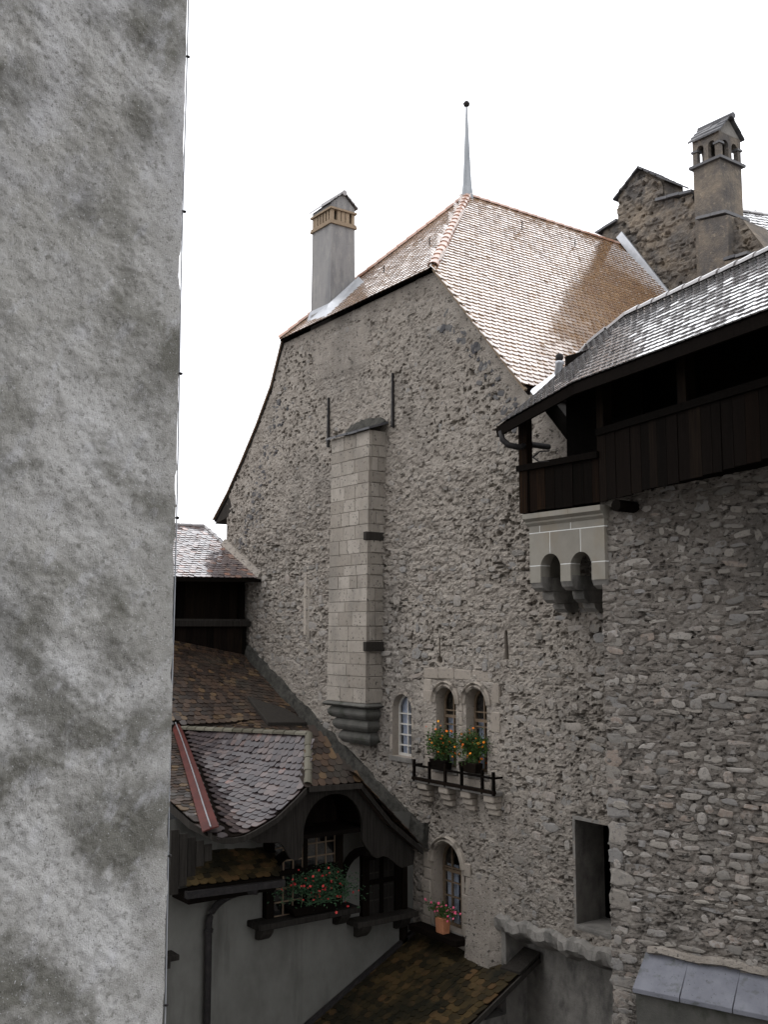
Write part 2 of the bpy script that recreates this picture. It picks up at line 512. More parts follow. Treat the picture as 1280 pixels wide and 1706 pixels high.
def snap(poly, S, T):
    poly = np.asarray(poly, float)
    best = np.full(S.shape, 1e9)
    bs, bt = S.copy(), T.copy()
    for i in range(len(poly)):
        a = poly[i]
        b = poly[(i + 1) % len(poly)]
        d = b - a
        L2 = (d @ d) or 1e-9
        u = np.clip(((S - a[0]) * d[0] + (T - a[1]) * d[1]) / L2, 0, 1)
        qs, qt = a[0] + u * d[0], a[1] + u * d[1]
        e = np.hypot(S - qs, T - qt)
        k = e < best
        best = np.where(k, e, best)
        bs = np.where(k, qs, bs)
        bt = np.where(k, qt, bt)
    return bs, bt


def rough_wall(name, fr, outline, holes, res, hfun, m, parent, smooth=True):
    o = np.array(outline)
    s0, t0 = o.min(0)
    s1, t1 = o.max(0)
    ns, ntt = int((s1 - s0) / res) + 1, int((t1 - t0) / res) + 1
    gs, gt = np.linspace(s0, s1, ns + 1), np.linspace(t0, t1, ntt + 1)
    S, T = np.meshgrid(gs, gt)
    S, T = S.ravel(), T.ravel()
    idx = np.arange((ns + 1) * (ntt + 1)).reshape(ntt + 1, ns + 1)
    Q = np.stack([idx[:-1, :-1], idx[:-1, 1:], idx[1:, 1:], idx[1:, :-1]], -1).reshape(-1, 4)
    cs, ct = S[Q].mean(1), T[Q].mean(1)
    keep = inside(outline, cs, ct)
    owner = np.zeros(len(S), int)
    out_v = np.unique(Q[~keep])
    owner[out_v] = 1
    for k, h in enumerate(holes):
        ih = inside(h, cs, ct)
        owner[np.unique(Q[ih])] = 2 + k
        keep &= ~ih
    Q = Q[keep]
    used = np.unique(Q)
    for k, poly in enumerate([outline] + list(holes)):
        sel = used[owner[used] == k + 1]
        if len(sel):
            S[sel], T[sel] = snap(poly, S[sel], T[sel])
    H = hfun(S, T)
    # keep the rims of openings near the plane
    for k, poly in enumerate(holes):
        sel = used[owner[used] == k + 2]
        H[sel] = np.clip(H[sel], -0.015, 0.005)
    V = fr.grid(S, T, H)
    remap = np.full(len(S), -1)
    remap[used] = np.arange(len(used))
    me = np_mesh(name, V[used], remap[Q], smooth)
    return link(name, me, m, parent)


def stone_geo(rng, w_, h_, d_, nseg=9):
    """one rubble stone around the origin in (s, t, h): base ring, shoulder, front ring, centre"""
    ang = np.linspace(0, 2 * np.pi, nseg, endpoint=False) + rng.uniform(-0.18, 0.18, nseg)
    pw = rng.uniform(0.5, 0.85)
    cx = np.sign(np.cos(ang)) * np.abs(np.cos(ang)) ** pw
    sy = np.sign(np.sin(ang)) * np.abs(np.sin(ang)) ** pw
    rad = rng.uniform(0.74, 1.12, nseg)
    rings = []
    for sc, hh in ((1.0, -0.06), (0.96, d_ * rng.uniform(.4, .75)), (0.74, d_)):
        j = rng.uniform(0.93, 1.07, nseg)
        rings.append(np.stack([cx * rad * sc * j * w_ / 2, sy * rad * sc * j * h_ / 2, np.full(nseg, hh) + (rng.uniform(-.25, .25, nseg) * d_ if hh > 0 else 0)], -1))
    c = np.array([[rng.uniform(-.1, .1) * w_, rng.uniform(-.1, .1) * h_, d_ * rng.uniform(.9, 1.15)]])
    V = np.concatenate(rings + [c])
    n = nseg
    fs = []
    for k in range(2):
        for i in range(n):
            j = (i + 1) % n
            fs += [(k * n + i, k * n + j, (k + 1) * n + j), (k * n + i, (k + 1) * n + j, (k + 1) * n + i)]
    fs += [(2 * n + i, 2 * n + (i + 1) % n, 3 * n) for i in range(n)]
    return V, np.array(fs)


def lay_stones(fr, stones, hfun, m, parent, nind=300, seed=1, name='stone', variants=24, view=None):
    """stones: list of (s, t, w, h, d, rot). The largest in view become objects, the others one mesh."""
    rng = np.random.default_rng(seed)
    info = []
    for q in stones:
        p = fr.p(q[0], q[1], 0)
        x, y, dep = proj(p)
        vis = (0 < x < 1280) and (0 < y < 1706) and (view is None or view(x, y))
        info.append((q[2] * q[3] / dep ** 2 if vis else 0.0))
    order = np.argsort(-np.array(info))
    base = []
    for k in range(variants):
        V, Fc = stone_geo(rng, 1, 1, 1)
        V[:, 2] = np.where(V[:, 2] < 0, -1.0, V[:, 2])
        me = np_mesh(name, V, Fc, k % 3 != 0)
        me.materials.append(M[m])
        base.append(me)
    Vs, Fs, Rn = [], [], []
    nv = 0
    S = np.array([q[0] for q in stones])
    T = np.array([q[1] for q in stones])
    H0 = hfun(S, T)
    for rank, i in enumerate(order):
        s, t, ww, hh, dd, rot = stones[i]
        h0 = float(H0[i])
        ca, sa = math.cos(rot), math.sin(rot)
        if rank < nind and info[i] > 0:
            o = bpy.data.objects.new(name, base[int(rng.integers(variants))])
            ax = (fr.s * ca + np.array([0, 0, sa])) * ww
            ay = (-fr.s * sa + np.array([0, 0, ca])) * hh
            az = fr.n * dd
            p = fr.p(s, t, h0 - 0.012)
            o.matrix_world = Matrix(((ax[0], ay[0], az[0], p[0]), (ax[1], ay[1], az[1], p[1]), (ax[2], ay[2], az[2], p[2]), (0, 0, 0, 1)))
            COL.objects.link(o)
            o.parent = parent
        else:
            V, Fc = stone_geo(rng, ww, hh, dd, 8)
            P = fr.grid(s + V[:, 0] * ca - V[:, 1] * sa, t + V[:, 0] * sa + V[:, 1] * ca, h0 - 0.012 + V[:, 2])
            Vs.append(P)
            Fs.append(Fc + nv)
            nv += len(P)
            Rn.append(np.full(len(P), rng.random()))
    if Vs:
        me = np_mesh('small_stones', np.concatenate(Vs), np.concatenate(Fs), False)
        a = me.attributes.new('rnd', 'FLOAT', 'POINT')
        a.data.foreach_set('value', np.concatenate(Rn).astype(np.float32))
        o = link('small_stones', me, m, parent)
        o['kind'] = 'stuff'


def course_stones(s0, s1, t0, t1, hmean, wmean, seed, accept, depth, tilt=0.08, fill=1.0, wav=0.06):
    rng = np.random.default_rng(seed)
    out = []
    t = t0
    while t < t1:
        hrow = hmean * rng.uniform(0.65, 1.4)
        s = s0 + rng.uniform(-wmean, 0)
        while s < s1:
            ww = wmean * rng.choice([0.5, 0.75, 1.0, 1.35, 1.8], p=[.2, .28, .27, .17, .08]) * rng.uniform(.85, 1.15)
            hh = hrow * rng.uniform(0.55, 1.0)
            if rng.random() < 0.12:
                hh *= 1.5
            sc = s + ww / 2
            tc = t + hrow / 2 + wav * (math.sin(sc * 1.9 + seed) + math.sin(sc * .8 + t * .5)) + rng.uniform(-.02, .02)
            if rng.random() < fill and accept(sc, tc, ww, hh):
                out.append((sc, tc, ww * .97, hh * .95, depth(sc, tc, rng), rng.normal(0, tilt)))
            s += ww + rng.uniform(0.0, 0.05)
        t += hrow
    return out


# roof tiles ---------------------------------------------------------------
def tile_geo(wd, ln, th):
    """a plain tile with a rounded lower end: x across, y up the slope, z out"""
    a = [(-wd / 2, ln), (-wd / 2, wd * .33)]
    for k in range(1, 6):
        q = math.pi * k / 6
        a.append((-wd / 2 * math.cos(q), wd * .33 * (1 - math.sin(q))))
    a += [(wd / 2, wd * .33), (wd / 2, ln)]
    n = len(a)
    V = np.array([(x, y, th) for x, y in a] + [(x, y, 0) for x, y in a])
    Fc = []
    for i in range(1, n - 1):
        Fc.append((0, i, i + 1))
    for i in range(n - 1):
        Fc += [(i, n + i, n + i + 1), (i, n + i + 1, i + 1)]
    return V, np.array(Fc)


def tile_roof(parent, S, ur, vr, expo, wd, m, keep=None, nind=300, th=0.016, seed=3, deck=True, deck_m='wood', view=None, lift=0.03, jit=1.0, ln=None, tname='tile',
              tilt=0.085):
    """S(u, v) -> point; u along the rows, v up the slope (both about metres)"""
    rng = np.random.default_rng(seed)
    ln = ln or expo * 2.0
    geo = [tile_geo(wd * q * .985, ln, th) for q in (1.0, .98, .96)]
    Vt, Ft = geo[0]
    mes = []
    for V, Fc in geo:
        me = np_mesh(tname, V, Fc)
        me.materials.append(M[m])
        mes.append(me)
    rows = int((vr[1] - vr[0]) / expo) + 1
    cand = []
    e = 0.03
    for k in range(rows):
        v = vr[0] + k * expo
        n = int((ur[1] - ur[0]) / wd) + 1
        for i in range(n):
            u = ur[0] + (i + (0.5 if k % 2 else 0.0)) * wd
            if u > ur[1]:
                continue
            P = S(u, v)
            if P is None:
                continue
            if keep is not None and not keep(P, u, v):
                continue
            P = np.array(P)
            du = np.array(S(u + e, v)) - np.array(S(u - e, v))
            dv = np.array(S(u, v + e)) - np.array(S(u, v - e))
            if not (np.linalg.norm(du) > 1e-6 and np.linalg.norm(dv) > 1e-6):
                continue
            du /= np.linalg.norm(du)
            nn = np.cross(du, dv)
            nn /= np.linalg.norm(nn)
            if nn[2] < 0:
                nn = -nn
            dv = np.cross(nn, du)
            if dv[2] < 0:
                dv, du = -dv, -du
            tl = tilt + 0.0 + rng.normal(0, .022) * jit
            rz = rng.normal(0, .022) * jit
            x = du + dv * rz + nn * rng.normal(0, .018) * jit
            y = dv - du * rz - nn * tl
            x /= np.linalg.norm(x)
            y = y - x * (x @ y)
            y /= np.linalg.norm(y)
            z = np.cross(x, y)
            P = P + nn * lift + dv * rng.normal(0, .004) * jit + du * rng.normal(0, .003) * jit
            cand.append((P, x, y, z))
    pr = []
    for c in cand:
        px, py, d = proj(c[0])
        vis = d > 0 and 0 < px < 1280 and 0 < py < 1706 and (view is None or view(px, py))
        facing = abs(c[3] @ (c[0] / np.linalg.norm(c[0])))
        pr.append(facing / d ** 2 if vis else 0)
    order = np.argsort(-np.array(pr))
    Vs, Fs, Rn = [], [], []
    nv = 0
    for rank, i in enumerate(order):
        P, x, y, z = cand[i]
        if rank < nind and pr[i] > 0:
            o = bpy.data.objects.new(tname, mes[int(rng.integers(3))])
            o.matrix_world = Matrix(((x[0], y[0], z[0], P[0]), (x[1], y[1], z[1], P[1]), (x[2], y[2], z[2], P[2]), (0, 0, 0, 1)))
            COL.objects.link(o)
            o.parent = parent
        else:
            q = P + Vt[:, :1] * x + Vt[:, 1:2] * y + Vt[:, 2:] * z
            Vs.append(q)
            Fs.append(Ft + nv)
            nv += len(q)
            Rn.append(np.full(len(q), rng.random()))
    if Vs:
        me = np_mesh('small_tiles', np.concatenate(Vs), np.concatenate(Fs))
        a = me.attributes.new('rnd', 'FLOAT', 'POINT')
        a.data.foreach_set('value', np.concatenate(Rn).astype(np.float32))
        o = link('far_tiles', me, m, parent)
        o['kind'] = 'stuff'


def bilin(p00, p10, p11, p01):          # ruled patch: u along 0->1, v from (00,10) up to (01,11); arguments in metres
    p00, p10, p11, p01 = [np.array(p, float) for p in (p00, p10, p11, p01)]
    Lu = max(np.linalg.norm(p10 - p00), np.linalg.norm(p11 - p01))
    Lv = max(np.linalg.norm(p01 - p00), np.linalg.norm(p11 - p10))

    def S(u, v):
        a, b = u / Lu, v / Lv
        return (p00 * (1 - a) + p10 * a) * (1 - b) + (p01 * (1 - a) + p11 * a) * b
    return S, Lu, Lv


def sheet(S, us, vs, th, name, m, parent, keep=None):
    """closed thin slab under a surface"""
    mb = MB()
    P = [[np.array(S(u, v), float) for u in us] for v in vs]
    nu, nv = len(us), len(vs)
    top = [p for r in P for p in r]
    bot = [p - np.array([0, 0, th]) for p in top]
    fs = []
    N = nu * nv
    for j in range(nv - 1):
        for i in range(nu - 1):
            a, b, c, d = j * nu + i, j * nu + i + 1, (j + 1) * nu + i + 1, (j + 1) * nu + i
            fs += [(a, b, c, d), (N + d, N + c, N + b, N + a)]
    rim = [j for j in range(nu)] + [k * nu + nu - 1 for k in range(1, nv)] + [(nv - 1) * nu + j for j in range(nu - 2, -1, -1)] + [k * nu for k in range(nv - 2, 0, -1)]
    for i in range(len(rim)):
        a, b = rim[i], rim[(i + 1) % len(rim)]
        fs.append((a, N + a, N + b, b))
    mb.add(top + bot, fs)
    return mb.build(name, m, parent)


def ridge_tiles(p, q, parent, m, r=0.11, ln=0.36, name='ridge_tile', up=(0, 0, 1), sag=0.0):
    """half-round overlapping tiles laid from p to q, each an object"""
    p, q = np.array(p, float), np.array(q, float)
    d = q - p
    L = np.linalg.norm(d)
    d /= L
    up = np.array(up, float)
    x = np.cross(d, up)
    x /= np.linalg.norm(x)
    z = np.cross(x, d)
    mb = MB()
    n = 7
    rings = []
    for (yy, rr) in ((0, 1.12), (ln * 1.12, 0.92)):
        o_ = [(r * rr * math.cos(math.pi * k / (n - 1)), yy, r * rr * math.sin(math.pi * k / (n - 1)) * .9) for k in range(n)]
        i_ = [(r * (rr - .18) * math.cos(math.pi * k / (n - 1)), yy, r * (rr - .18) * math.sin(math.pi * k / (n - 1)) * .9) for k in range(n - 1, -1, -1)]
        rings.append(o_ + i_)
    mb.loft(rings)
    first = None
    cnt = max(1, int(L / ln))
    for k in range(cnt):
        if first is None:
            o = mb.build(name, m, parent)
            first = o.data
        else:
            o = link(name, first, None, parent)
        c = p + d * (k * L / cnt)
        j = random.uniform(-.02, .02)
        xx, dd = x + d * j, d - x * j
        o.matrix_world = Matrix(((xx[0], dd[0], z[0], c[0]), (xx[1], dd[1], z[1], c[1]), (xx[2], dd[2], z[2], c[2] - .02), (0, 0, 0, 1)))


def arch(s0, s1, t0, t1, n=12):
    """round-headed opening outline, from bottom left anticlockwise"""
    c, r = (s0 + s1) / 2, (s1 - s0) / 2
    ts = t1 - r
    return [(s0, t0), (s1, t0)] + [(c + r * math.cos(math.pi * k / n), ts + r * math.sin(math.pi * k / n)) for k in range(n + 1)]


def grow(poly, e):
    """push an outline outwards from its centroid-wise normals"""
    P = np.array(poly)
    n = len(P)
    out = []
    for i in range(n):
        a, b, c = P[i - 1], P[i], P[(i + 1) % n]
        d1, d2 = b - a, c - b
        n1 = np.array([d1[1], -d1[0]]) / (np.linalg.norm(d1) + 1e-9)
        n2 = np.array([d2[1], -d2[0]]) / (np.linalg.norm(d2) + 1e-9)
        m_ = n1 + n2
        m_ = m_ / max(0.5, (m_ @ m_) / 2)
        out.append(tuple(b + m_ * e))
    return out


def ring(mb, fr, inner, outer, h0, h1):
    """frame between two outlines, from depth h0 to h1"""
    n = len(inner)
    vs = [fr.p(*p, h1) for p in inner] + [fr.p(*p, h1) for p in outer] + [fr.p(*p, h0) for p in outer] + [fr.p(*p, h0) for p in inner]
    fs = []
    for i in range(n):
        j = (i + 1) % n
        for k in range(4):
            l = (k + 1) % 4
            fs.append((k * n + i, k * n + j, l * n + j, l * n + i))
    mb.add(vs, fs)
    return mb


def ground_obj():
    mb = MB()
    mb.add([(-900, -900, -10.5), (900, -900, -10.5), (900, 900, -10.5), (-900, 900, -10.5)], [(0, 1, 2, 3)])
    o = mb.build('ground', 'ground')
    o['kind'] = 'structure'


ground_obj()
# =================================================================== LARGE STRUCTURE
G = Frame((0, 14.0), (1, 0))                 # gable wall: s = X, t = Z, h towards the yard
A0 = -18.2                                   # courtyard house facade, faces +X
HF = Frame((A0, 0), (0, 1))                  # s = Y, h = +X
T24 = Frame((0, 24.0), (1, 0))

# ------------------------------------------------------------------ the gabled stone building
bld = thing('stone_building', 'tall grey rubble stone gable building with half-hipped wet tile roof and spire', 'building')
HIP_L, HIP_R = (-23.9, 7.88), (-17.23, 7.98)
RZ, RA = 11.78, -20.55
OUT = [(-27.13, -2.2), (-18.6, -6.2), (-18.6, -7.2), (-15.42, -7.2), (-15.42, -5.62), (-10.8, -5.62), (-10.8, 0.55), (-14.36, 4.62),
       (-17.23, 7.93), (-23.9, 7.80)] + [tuple(PB(x + 1, y + 4, 14.0)[[0, 2]]) for x, y in ((452, 645), (428, 710), (403, 770), (385, 812))] + [(-27.13, 3.75)]


def win_box(xl, xr, yt, yb):
    s0, _ = G.st(xl, yb)
    s1, t0 = G.st(xr, yb)
    _, t1 = G.st((xl + xr) / 2, yt)
    return s0, s1, t0, t1


W1 = arch(*win_box(654, 686, 1156, 1263))
W2 = arch(*win_box(728, 761, 1145, 1282))
W3 = arch(*win_box(778, 813, 1147, 1290))
W4 = arch(*win_box(724, 770, 1404, 1556))
nb = win_box(962, 1030, 1372, 1563)
NICHE = [(nb[0], nb[2]), (nb[1], nb[2]), (nb[1], nb[3]), (nb[0], nb[3])]
s_, t_ = G.st(733, 1062)
s2_, t2_ = G.st(731, 1092)
SLIT1 = [(s_ - .03, t2_), (s_ - .085, t2_ - .05), (s_ - .09, t2_ - .13), (s_, t2_ - .18), (s_ + .09, t2_ - .13), (s_ + .085, t2_ - .05), (s_ + .03, t2_), (s_ + .025, t_), (s_ - .025, t_)]
s_, t_ = G.st(843, 1050)
s2_, t2_ = G.st(845, 1098)
SLIT2 = [(s_ - .035, t2_), (s_ + .09, t2_ - .03), (s_ + .055, t_), (s_ - .03, t_)]
HOLES = [W1, W2, W3, W4, NICHE, SLIT1, SLIT2]


def h_gable(S, T):
    up = sstep(2.6, 4.6, T)                                  # rendered top, rubble in the middle, flush masonry below
    low = sstep(0.2, -1.4, T) * (.55 + .45 * sstep(-13.6, -15.2, S))
    mid = np.clip(1 - up - low, 0, 1)
    f1, f2, cid = worley(S * 4.2 + fbm(S * 2, T * 2, 3) * .8, T * 7.4 + fbm(S * 2, T * 2, 4) * .9, 2)
    lump = sstep(0.0, 0.30, f2 - f1) * (cid > 0.3)
    f1b, f2b, cidb = worley(S * 9, T * 12, 8)
    peb = sstep(0.05, 0.35, f2b - f1b) * (cidb > .5)
    patch = .35 + 1.3 * sstep(.35, .62, fbm(S * .6, T * .6, 5))
    pit = sstep(.585, .64, fbm(S * 10, T * 15, 21, 3)) * patch
    crev = sstep(.60, .66, fbm(S * 4.5, T * 12, 31, 3)) * patch
    h = .09 * (fbm(S * .45, T * .45, 11) - .5) + .035 * (fbm(S * 1.8, T * 1.8, 12) - .5) + lump * (.005 * up + .026 * mid + .010 * low) + peb * (.012 * up + .016 * mid + .008 * low) \
        + (fbm(S * 9, T * 13, 13) - .5) * (.028 * up + .062 * mid + .034 * low) - pit * (.075 * up + .07 * mid + .045 * low) - crev * (.02 * up + .08 * mid + .05 * low)
    # smooth mortar along the verges and in the repaired patch under the eave
    dr = (7.98 - T - 1.157 * (S + 17.23)) / 1.53
    dl = (7.88 - T + 1.15 * (S + 23.9)) / 1.53
    smooth = np.maximum(sstep(.55, .25, dr), sstep(.4, .15, dl))
    smooth = np.maximum(smooth, sstep(.30, .12, 7.85 - T))
    smooth = np.maximum(smooth, sstep(.25, .1, np.maximum(np.abs(S + 21.15) - 1.0, np.abs(T - 6.95 - .02 * (S + 21)) - .38)))
    smooth = smooth * .85
    h = h * .9
    return h * (1 - smooth) + smooth * (.012 + .03 * (fbm(S * 1.4, T * 1.4, 6) - .4))


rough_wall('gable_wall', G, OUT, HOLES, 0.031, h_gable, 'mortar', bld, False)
gw = [c for c in bld.children if c.name.startswith('gable_wall')][0]
# wall body behind the face, so that the building is solid
mb = MB()
mb.prism(G, [(-27.05, -10.5), (-10.9, -10.5), (-10.9, .3), (-14.36, 4.45), (-17.3, 7.75), (-23.85, 7.65), (-27.05, 3.3)], -9.8, -0.75)
mb.build('wall_core', 'interior', bld)
mb = MB()
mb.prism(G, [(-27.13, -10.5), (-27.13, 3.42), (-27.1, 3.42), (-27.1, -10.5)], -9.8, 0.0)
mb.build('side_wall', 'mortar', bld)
holes_big = [grow(h, .10) for h in HOLES]
PIL_S = (-21.72, -19.98)


def ok_gable(s, t, ww, hh):
    S, T = np.array([s]), np.array([t])
    if t > 6.5 and abs(s + 21.15) < 1.05 and t < 7.4:
        return False
    if 7.98 - t - 1.157 * (s + 17.23) < .55 and s > -17.5:
        return False
    if not inside(OUT, S, T)[0] or not inside(OUT, S + ww * .5, T)[0] or not inside(OUT, S - ww * .5, T + hh * .5)[0] or not inside(OUT, S + ww * .5, T + hh * .6)[0]:
        return False
    for h in holes_big:
        for ds in (-.5, 0, .5):
            for dt in (-.5, 0, .5):
                if inside(h, S + ds * ww, T + dt * hh)[0]:
                    return False
    if PIL_S[0] - .1 < s < PIL_S[1] + .1 and t > -2.0 and t < 5.0:
        return False
    if -17.9 < s < -15.35 and -3.9 < t < -.95:              # dressed surround of the twin windows
        return False
    if -18.0 < s < -16.2 and t < -3.95:
        return ww * hh < .02
    if -14.75 < s < -12.3 and t > 0.4:
        return False
    if t < -0.55 - .523 * (s + 25.67) - .3:                  # below the roof abutment
        return s > -18.2
    return True


def dep_gable(s, t, rng):
    if t > 3.2:
        return rng.uniform(.002, .012)
    if t < -.8 and s < -14.6:
        return rng.uniform(.003, .018)
    return rng.uniform(.005, .030)


st_low = course_stones(-27, -10.9, -7.0, 1.6, .17, .25, 11, ok_gable, dep_gable, fill=.74)
st_up = course_stones(-27, -10.9, 1.6, 8.0, .13, .18, 12, ok_gable, dep_gable, tilt=.25, fill=.24)
lay_stones(G, st_low + st_up, h_gable, 'stone_g', gw, 300, 5, view=lambda x, y: not (y > 1085 + (x - 415) * 1.17))
# dark cobbles showing along both verges
rng = np.random.default_rng(4)
dk = []
for k in range(75):
    q = rng.random()
    s = -17.0 + q * 2.5 + rng.normal(0, .12)
    t = 7.75 - q * 3.0 - .45 - abs(rng.normal(.25, .35))
    dk.append((s, t, rng.uniform(.10, .26), rng.uniform(.08, .17), rng.uniform(.008, .022), rng.normal(0, .5)))
for k in range(90):
    q = rng.random()
    s = -24.2 - q * 2.5 + abs(rng.normal(.2, .5))
    t = 6.4 - q * 4.2 + rng.normal(0, .2)
    dk.append((s, t, rng.uniform(.10, .24), rng.uniform(.07, .15), rng.uniform(.008, .022), rng.normal(0, .3)))
dk = [d for d in dk if ok_gable(*d[:4])]
lay_stones(G, dk, h_gable, 'stone_darkg', gw, 40, 6, name='cobble', variants=8)

# ledge and recessed wall low on the right
mb = MB()
rngp = random.Random(3)
led = []
for k in range(60):
    s = -15.5 + k * (4.3 / 59)
    z = -5.60 + .03 * math.sin(k * .7) + rngp.uniform(-.022, .022)
    led.append([G.p(s, z + .16, .0), G.p(s, z + .10, .10 + rngp.uniform(-.03, .05)), G.p(s, z - .05, .12 + rngp.uniform(-.05, .05)), G.p(s, z - .16, .02), G.p(s, z - .30, -.3), G.p(s, z, -.7)])
mb.loft(led)
mb.build('ledge', 'old_stone', bld)
REC = Frame((0, 14.55), (1, 0))
rough_wall('recessed_wall', REC, [(-15.6, -10.5), (-10.8, -10.5), (-10.8, -5.6), (-15.6, -5.6)], [arch(-14.2, -12.4, -10.5, -7.05, 16)], .07,
           lambda S, T: .05 * (fbm(S * 2, T * 2, 3) - .5), 'old_stone', bld)
mb = MB()
mb.fbox(G, -15.42, -15.30, -10.5, -5.62, -.75, .0)
mb.fbox(G, -18.3, -15.42, -10.5, -7.2, -.75, -.02)
mb.build('lower_wall', 'old_stone', bld)
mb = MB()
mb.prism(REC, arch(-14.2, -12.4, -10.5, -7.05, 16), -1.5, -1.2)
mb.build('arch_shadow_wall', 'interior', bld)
# stone pier beside the lower arched window
mb = MB()
pier = []
for k in range(14):
    z = -6.95 + k * .16
    wob = .02 * math.sin(k * 2.1)
    pr_ = .20 - .015 * k
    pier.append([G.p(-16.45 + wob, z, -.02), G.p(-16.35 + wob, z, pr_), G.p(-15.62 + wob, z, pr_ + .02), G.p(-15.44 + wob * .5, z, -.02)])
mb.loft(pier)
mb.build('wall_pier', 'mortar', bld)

# ------------------------------------------------------------------ main roof
roof = bpy.data.objects.new('roof', None)
COL.objects.link(roof)
roof.parent = bld
E0m = 4.72                                                   # eave height hidden behind the gallery
kslope = (RZ - HIP_R[1]) / (HIP_R[0] - RA)
a_e = HIP_R[0] + (HIP_R[1] - E0m) / kslope
AP = np.array([RA, 17.75, RZ])
VB = 13.86                                                   # verge overhang
dn = np.array([a_e - RA, 0, E0m - RZ])
Lr = np.linalg.norm(dn)


def S_right(u, v):                                           # u = Y, v up from the eave
    q = v / Lr
    sag = .008 * math.sin(u * 1.1 + v * .4) * math.sin(v * .9 + 1) + .004 * math.sin(u * 2.9 + v * 1.7)
    return np.array([a_e + (RA - a_e) * q, u, E0m + (RZ - E0m) * q + .02 + sag])


def keep_right(P, u, v):
    if P[2] > RZ - .02:
        return False
    if P[2] > HIP_R[1]:                                      # cut by the hip
        q = (P[2] - HIP_R[1]) / (RZ - HIP_R[1])
        return u > VB + (AP[1] - VB) * q - .02
    return True


tile_roof(roof, S_right, (VB, 23.95), (0.0, Lr), .155, .172, 'tile_main', keep_right, 300, seed=5, jit=.55, th=.022, tilt=.115)
VBd = VB + .06
mb = MB()
ctr = [(a_e, VBd, E0m), (HIP_R[0], VBd, HIP_R[1]), (AP[0], AP[1], AP[2]), (RA, 24.0, RZ), (a_e, 24.0, E0m)]
mb.add([np.array(p) + (0, 0, .005) for p in ctr] + [np.array(p) - (0, 0, .14) for p in ctr], [(0, 1, 2, 3, 4), (9, 8, 7, 6, 5)] + [(i, (i + 1) % 5, 5 + (i + 1) % 5, 5 + i) for i in range(5)])
mb.build('roof_deck', 'wood', roof)
# half hip, facing the yard
hl, hr = np.array([HIP_L[0], VB, HIP_L[1]]), np.array([HIP_R[0], VB, HIP_R[1]])
hv = AP - (hl + hr) / 2
Lh = np.linalg.norm(hv)


def S_hip(u, v):
    q = v / Lh
    return (hl + hr) / 2 + hv * q + np.array([u, 0, (hr - hl)[2] / (hr - hl)[0] * u])


def keep_hip(P, u, v):
    return abs(u) < (hr[0] - hl[0]) / 2 * (1 - v / Lh) + .02 and v < Lh


tile_roof(roof, S_hip, (-3.35, 3.35), (-.08, Lh), .155, .172, 'tile_main', keep_hip, 300, seed=6, jit=.5, th=.016, tilt=.09)
mb = MB()
mb.add([hl, hr, AP, hl - (0, 0, .05), hr - (0, 0, .05), AP - (0, 0, .3)], [(0, 1, 2), (5, 4, 3), (0, 1, 4, 3), (1, 2, 5, 4), (2, 0, 3, 5)])
mb.build('hip_deck', 'wood', roof)
# left slope, seen only by its verge; bell-cast at the foot
VL = 13.96
LV = [PB(x, y, VL) for x, y in ((474, 574), (452, 645), (428, 710), (403, 770), (380, 822), (357, 866))]
LV[0] = np.array([hl[0] - .02, VL, hl[2] + .03])
mb = MB()
rings = []
for i, p in enumerate(LV):
    rings.append([p, p + (0, 10.1, 0), p + (0, 10.1, -.06), p + (0, 0, -.06)])
rings.insert(0, [AP, (RA, 24, RZ), (RA, 24, RZ - .06), AP - (0, 0, .06)])
mb.loft(rings)
mb.build('left_slope_deck', 'wood_grey', roof)
mb = MB()                                                    # boxed eave end at the lower left
p = LV[-1]
q = LV[-2]
mb.add([p + (0, .03, -.12), q + (0, .03, -.12), (q[0] + .25, VL + .03, p[2] + .12), (p[0] + .62, VL + .03, p[2] - .02),
        p + (0, 1.4, -.12), q + (0, 1.4, -.12), (q[0] + .25, VL + 1.4, p[2] + .12), (p[0] + .62, VL + 1.4, p[2] - .02)],
       [(0, 1, 2, 3), (7, 6, 5, 4), (0, 1, 5, 4), (1, 2, 6, 5), (2, 3, 7, 6), (3, 0, 4, 7)])
mb.build('eave_box', 'wood_grey', roof)
# verge edge tiles
for (p, q) in [(LV[i + 1], LV[i]) for i in range(5)]:
    L_ = np.linalg.norm(p - q)
    n = int(L_ / .155)
    for k in range(n):
        c = p + (q - p) * (k + .5) / n
        d = (q - p) / L_
        mb = MB()
        mb.beam(c - d * .13 + (0, .0, .035), c + d * .12 + (0, .0, .015), .10, .022, (-d[2], 0, d[0]))
        mb.build('verge_tile', 'tile_main', roof)
# trim board under the right verge
mb = MB()
mb.beam(np.array([HIP_R[0], VB + .02, HIP_R[1] - .05]), np.array([a_e, VB + .02, E0m - .05]), .06, .05, (1, 0, 1))
mb.build('verge_strip', 'terracotta', roof)
ridge_tiles(hr + (0, 0, .03), AP + (0, 0, .02), roof, 'ridge', .12, .33, 'hip_tile')
ridge_tiles(hl + (0, 0, .03), AP + (0, 0, .02), roof, 'ridge', .12, .33, 'hip_tile')
ridge_tiles((RA, 23.9, RZ), AP, roof, 'ridge', .12, .36)
# snow hooks
for (x, y) in [(870, 386), (958, 415), (640, 460), (716, 415)]:
    r = ray(x, y)
    if x > 780:
        t = (HIP_R[1] + kslope * HIP_R[0]) / (r[2] + kslope * r[0])
    else:
        m_ = (AP[2] - hl[2]) / (AP[1] - VB)
        t = (hl[2] - m_ * VB) / (r[2] - m_ * r[1])
    p = r * t
    mb = MB()
    mb.tube([p + (0, 0, .02), p + (.05, -.04, .10), p + (.08, -.06, .24)], .014, 6)
    mb.build('roof_hook', 'iron', roof)
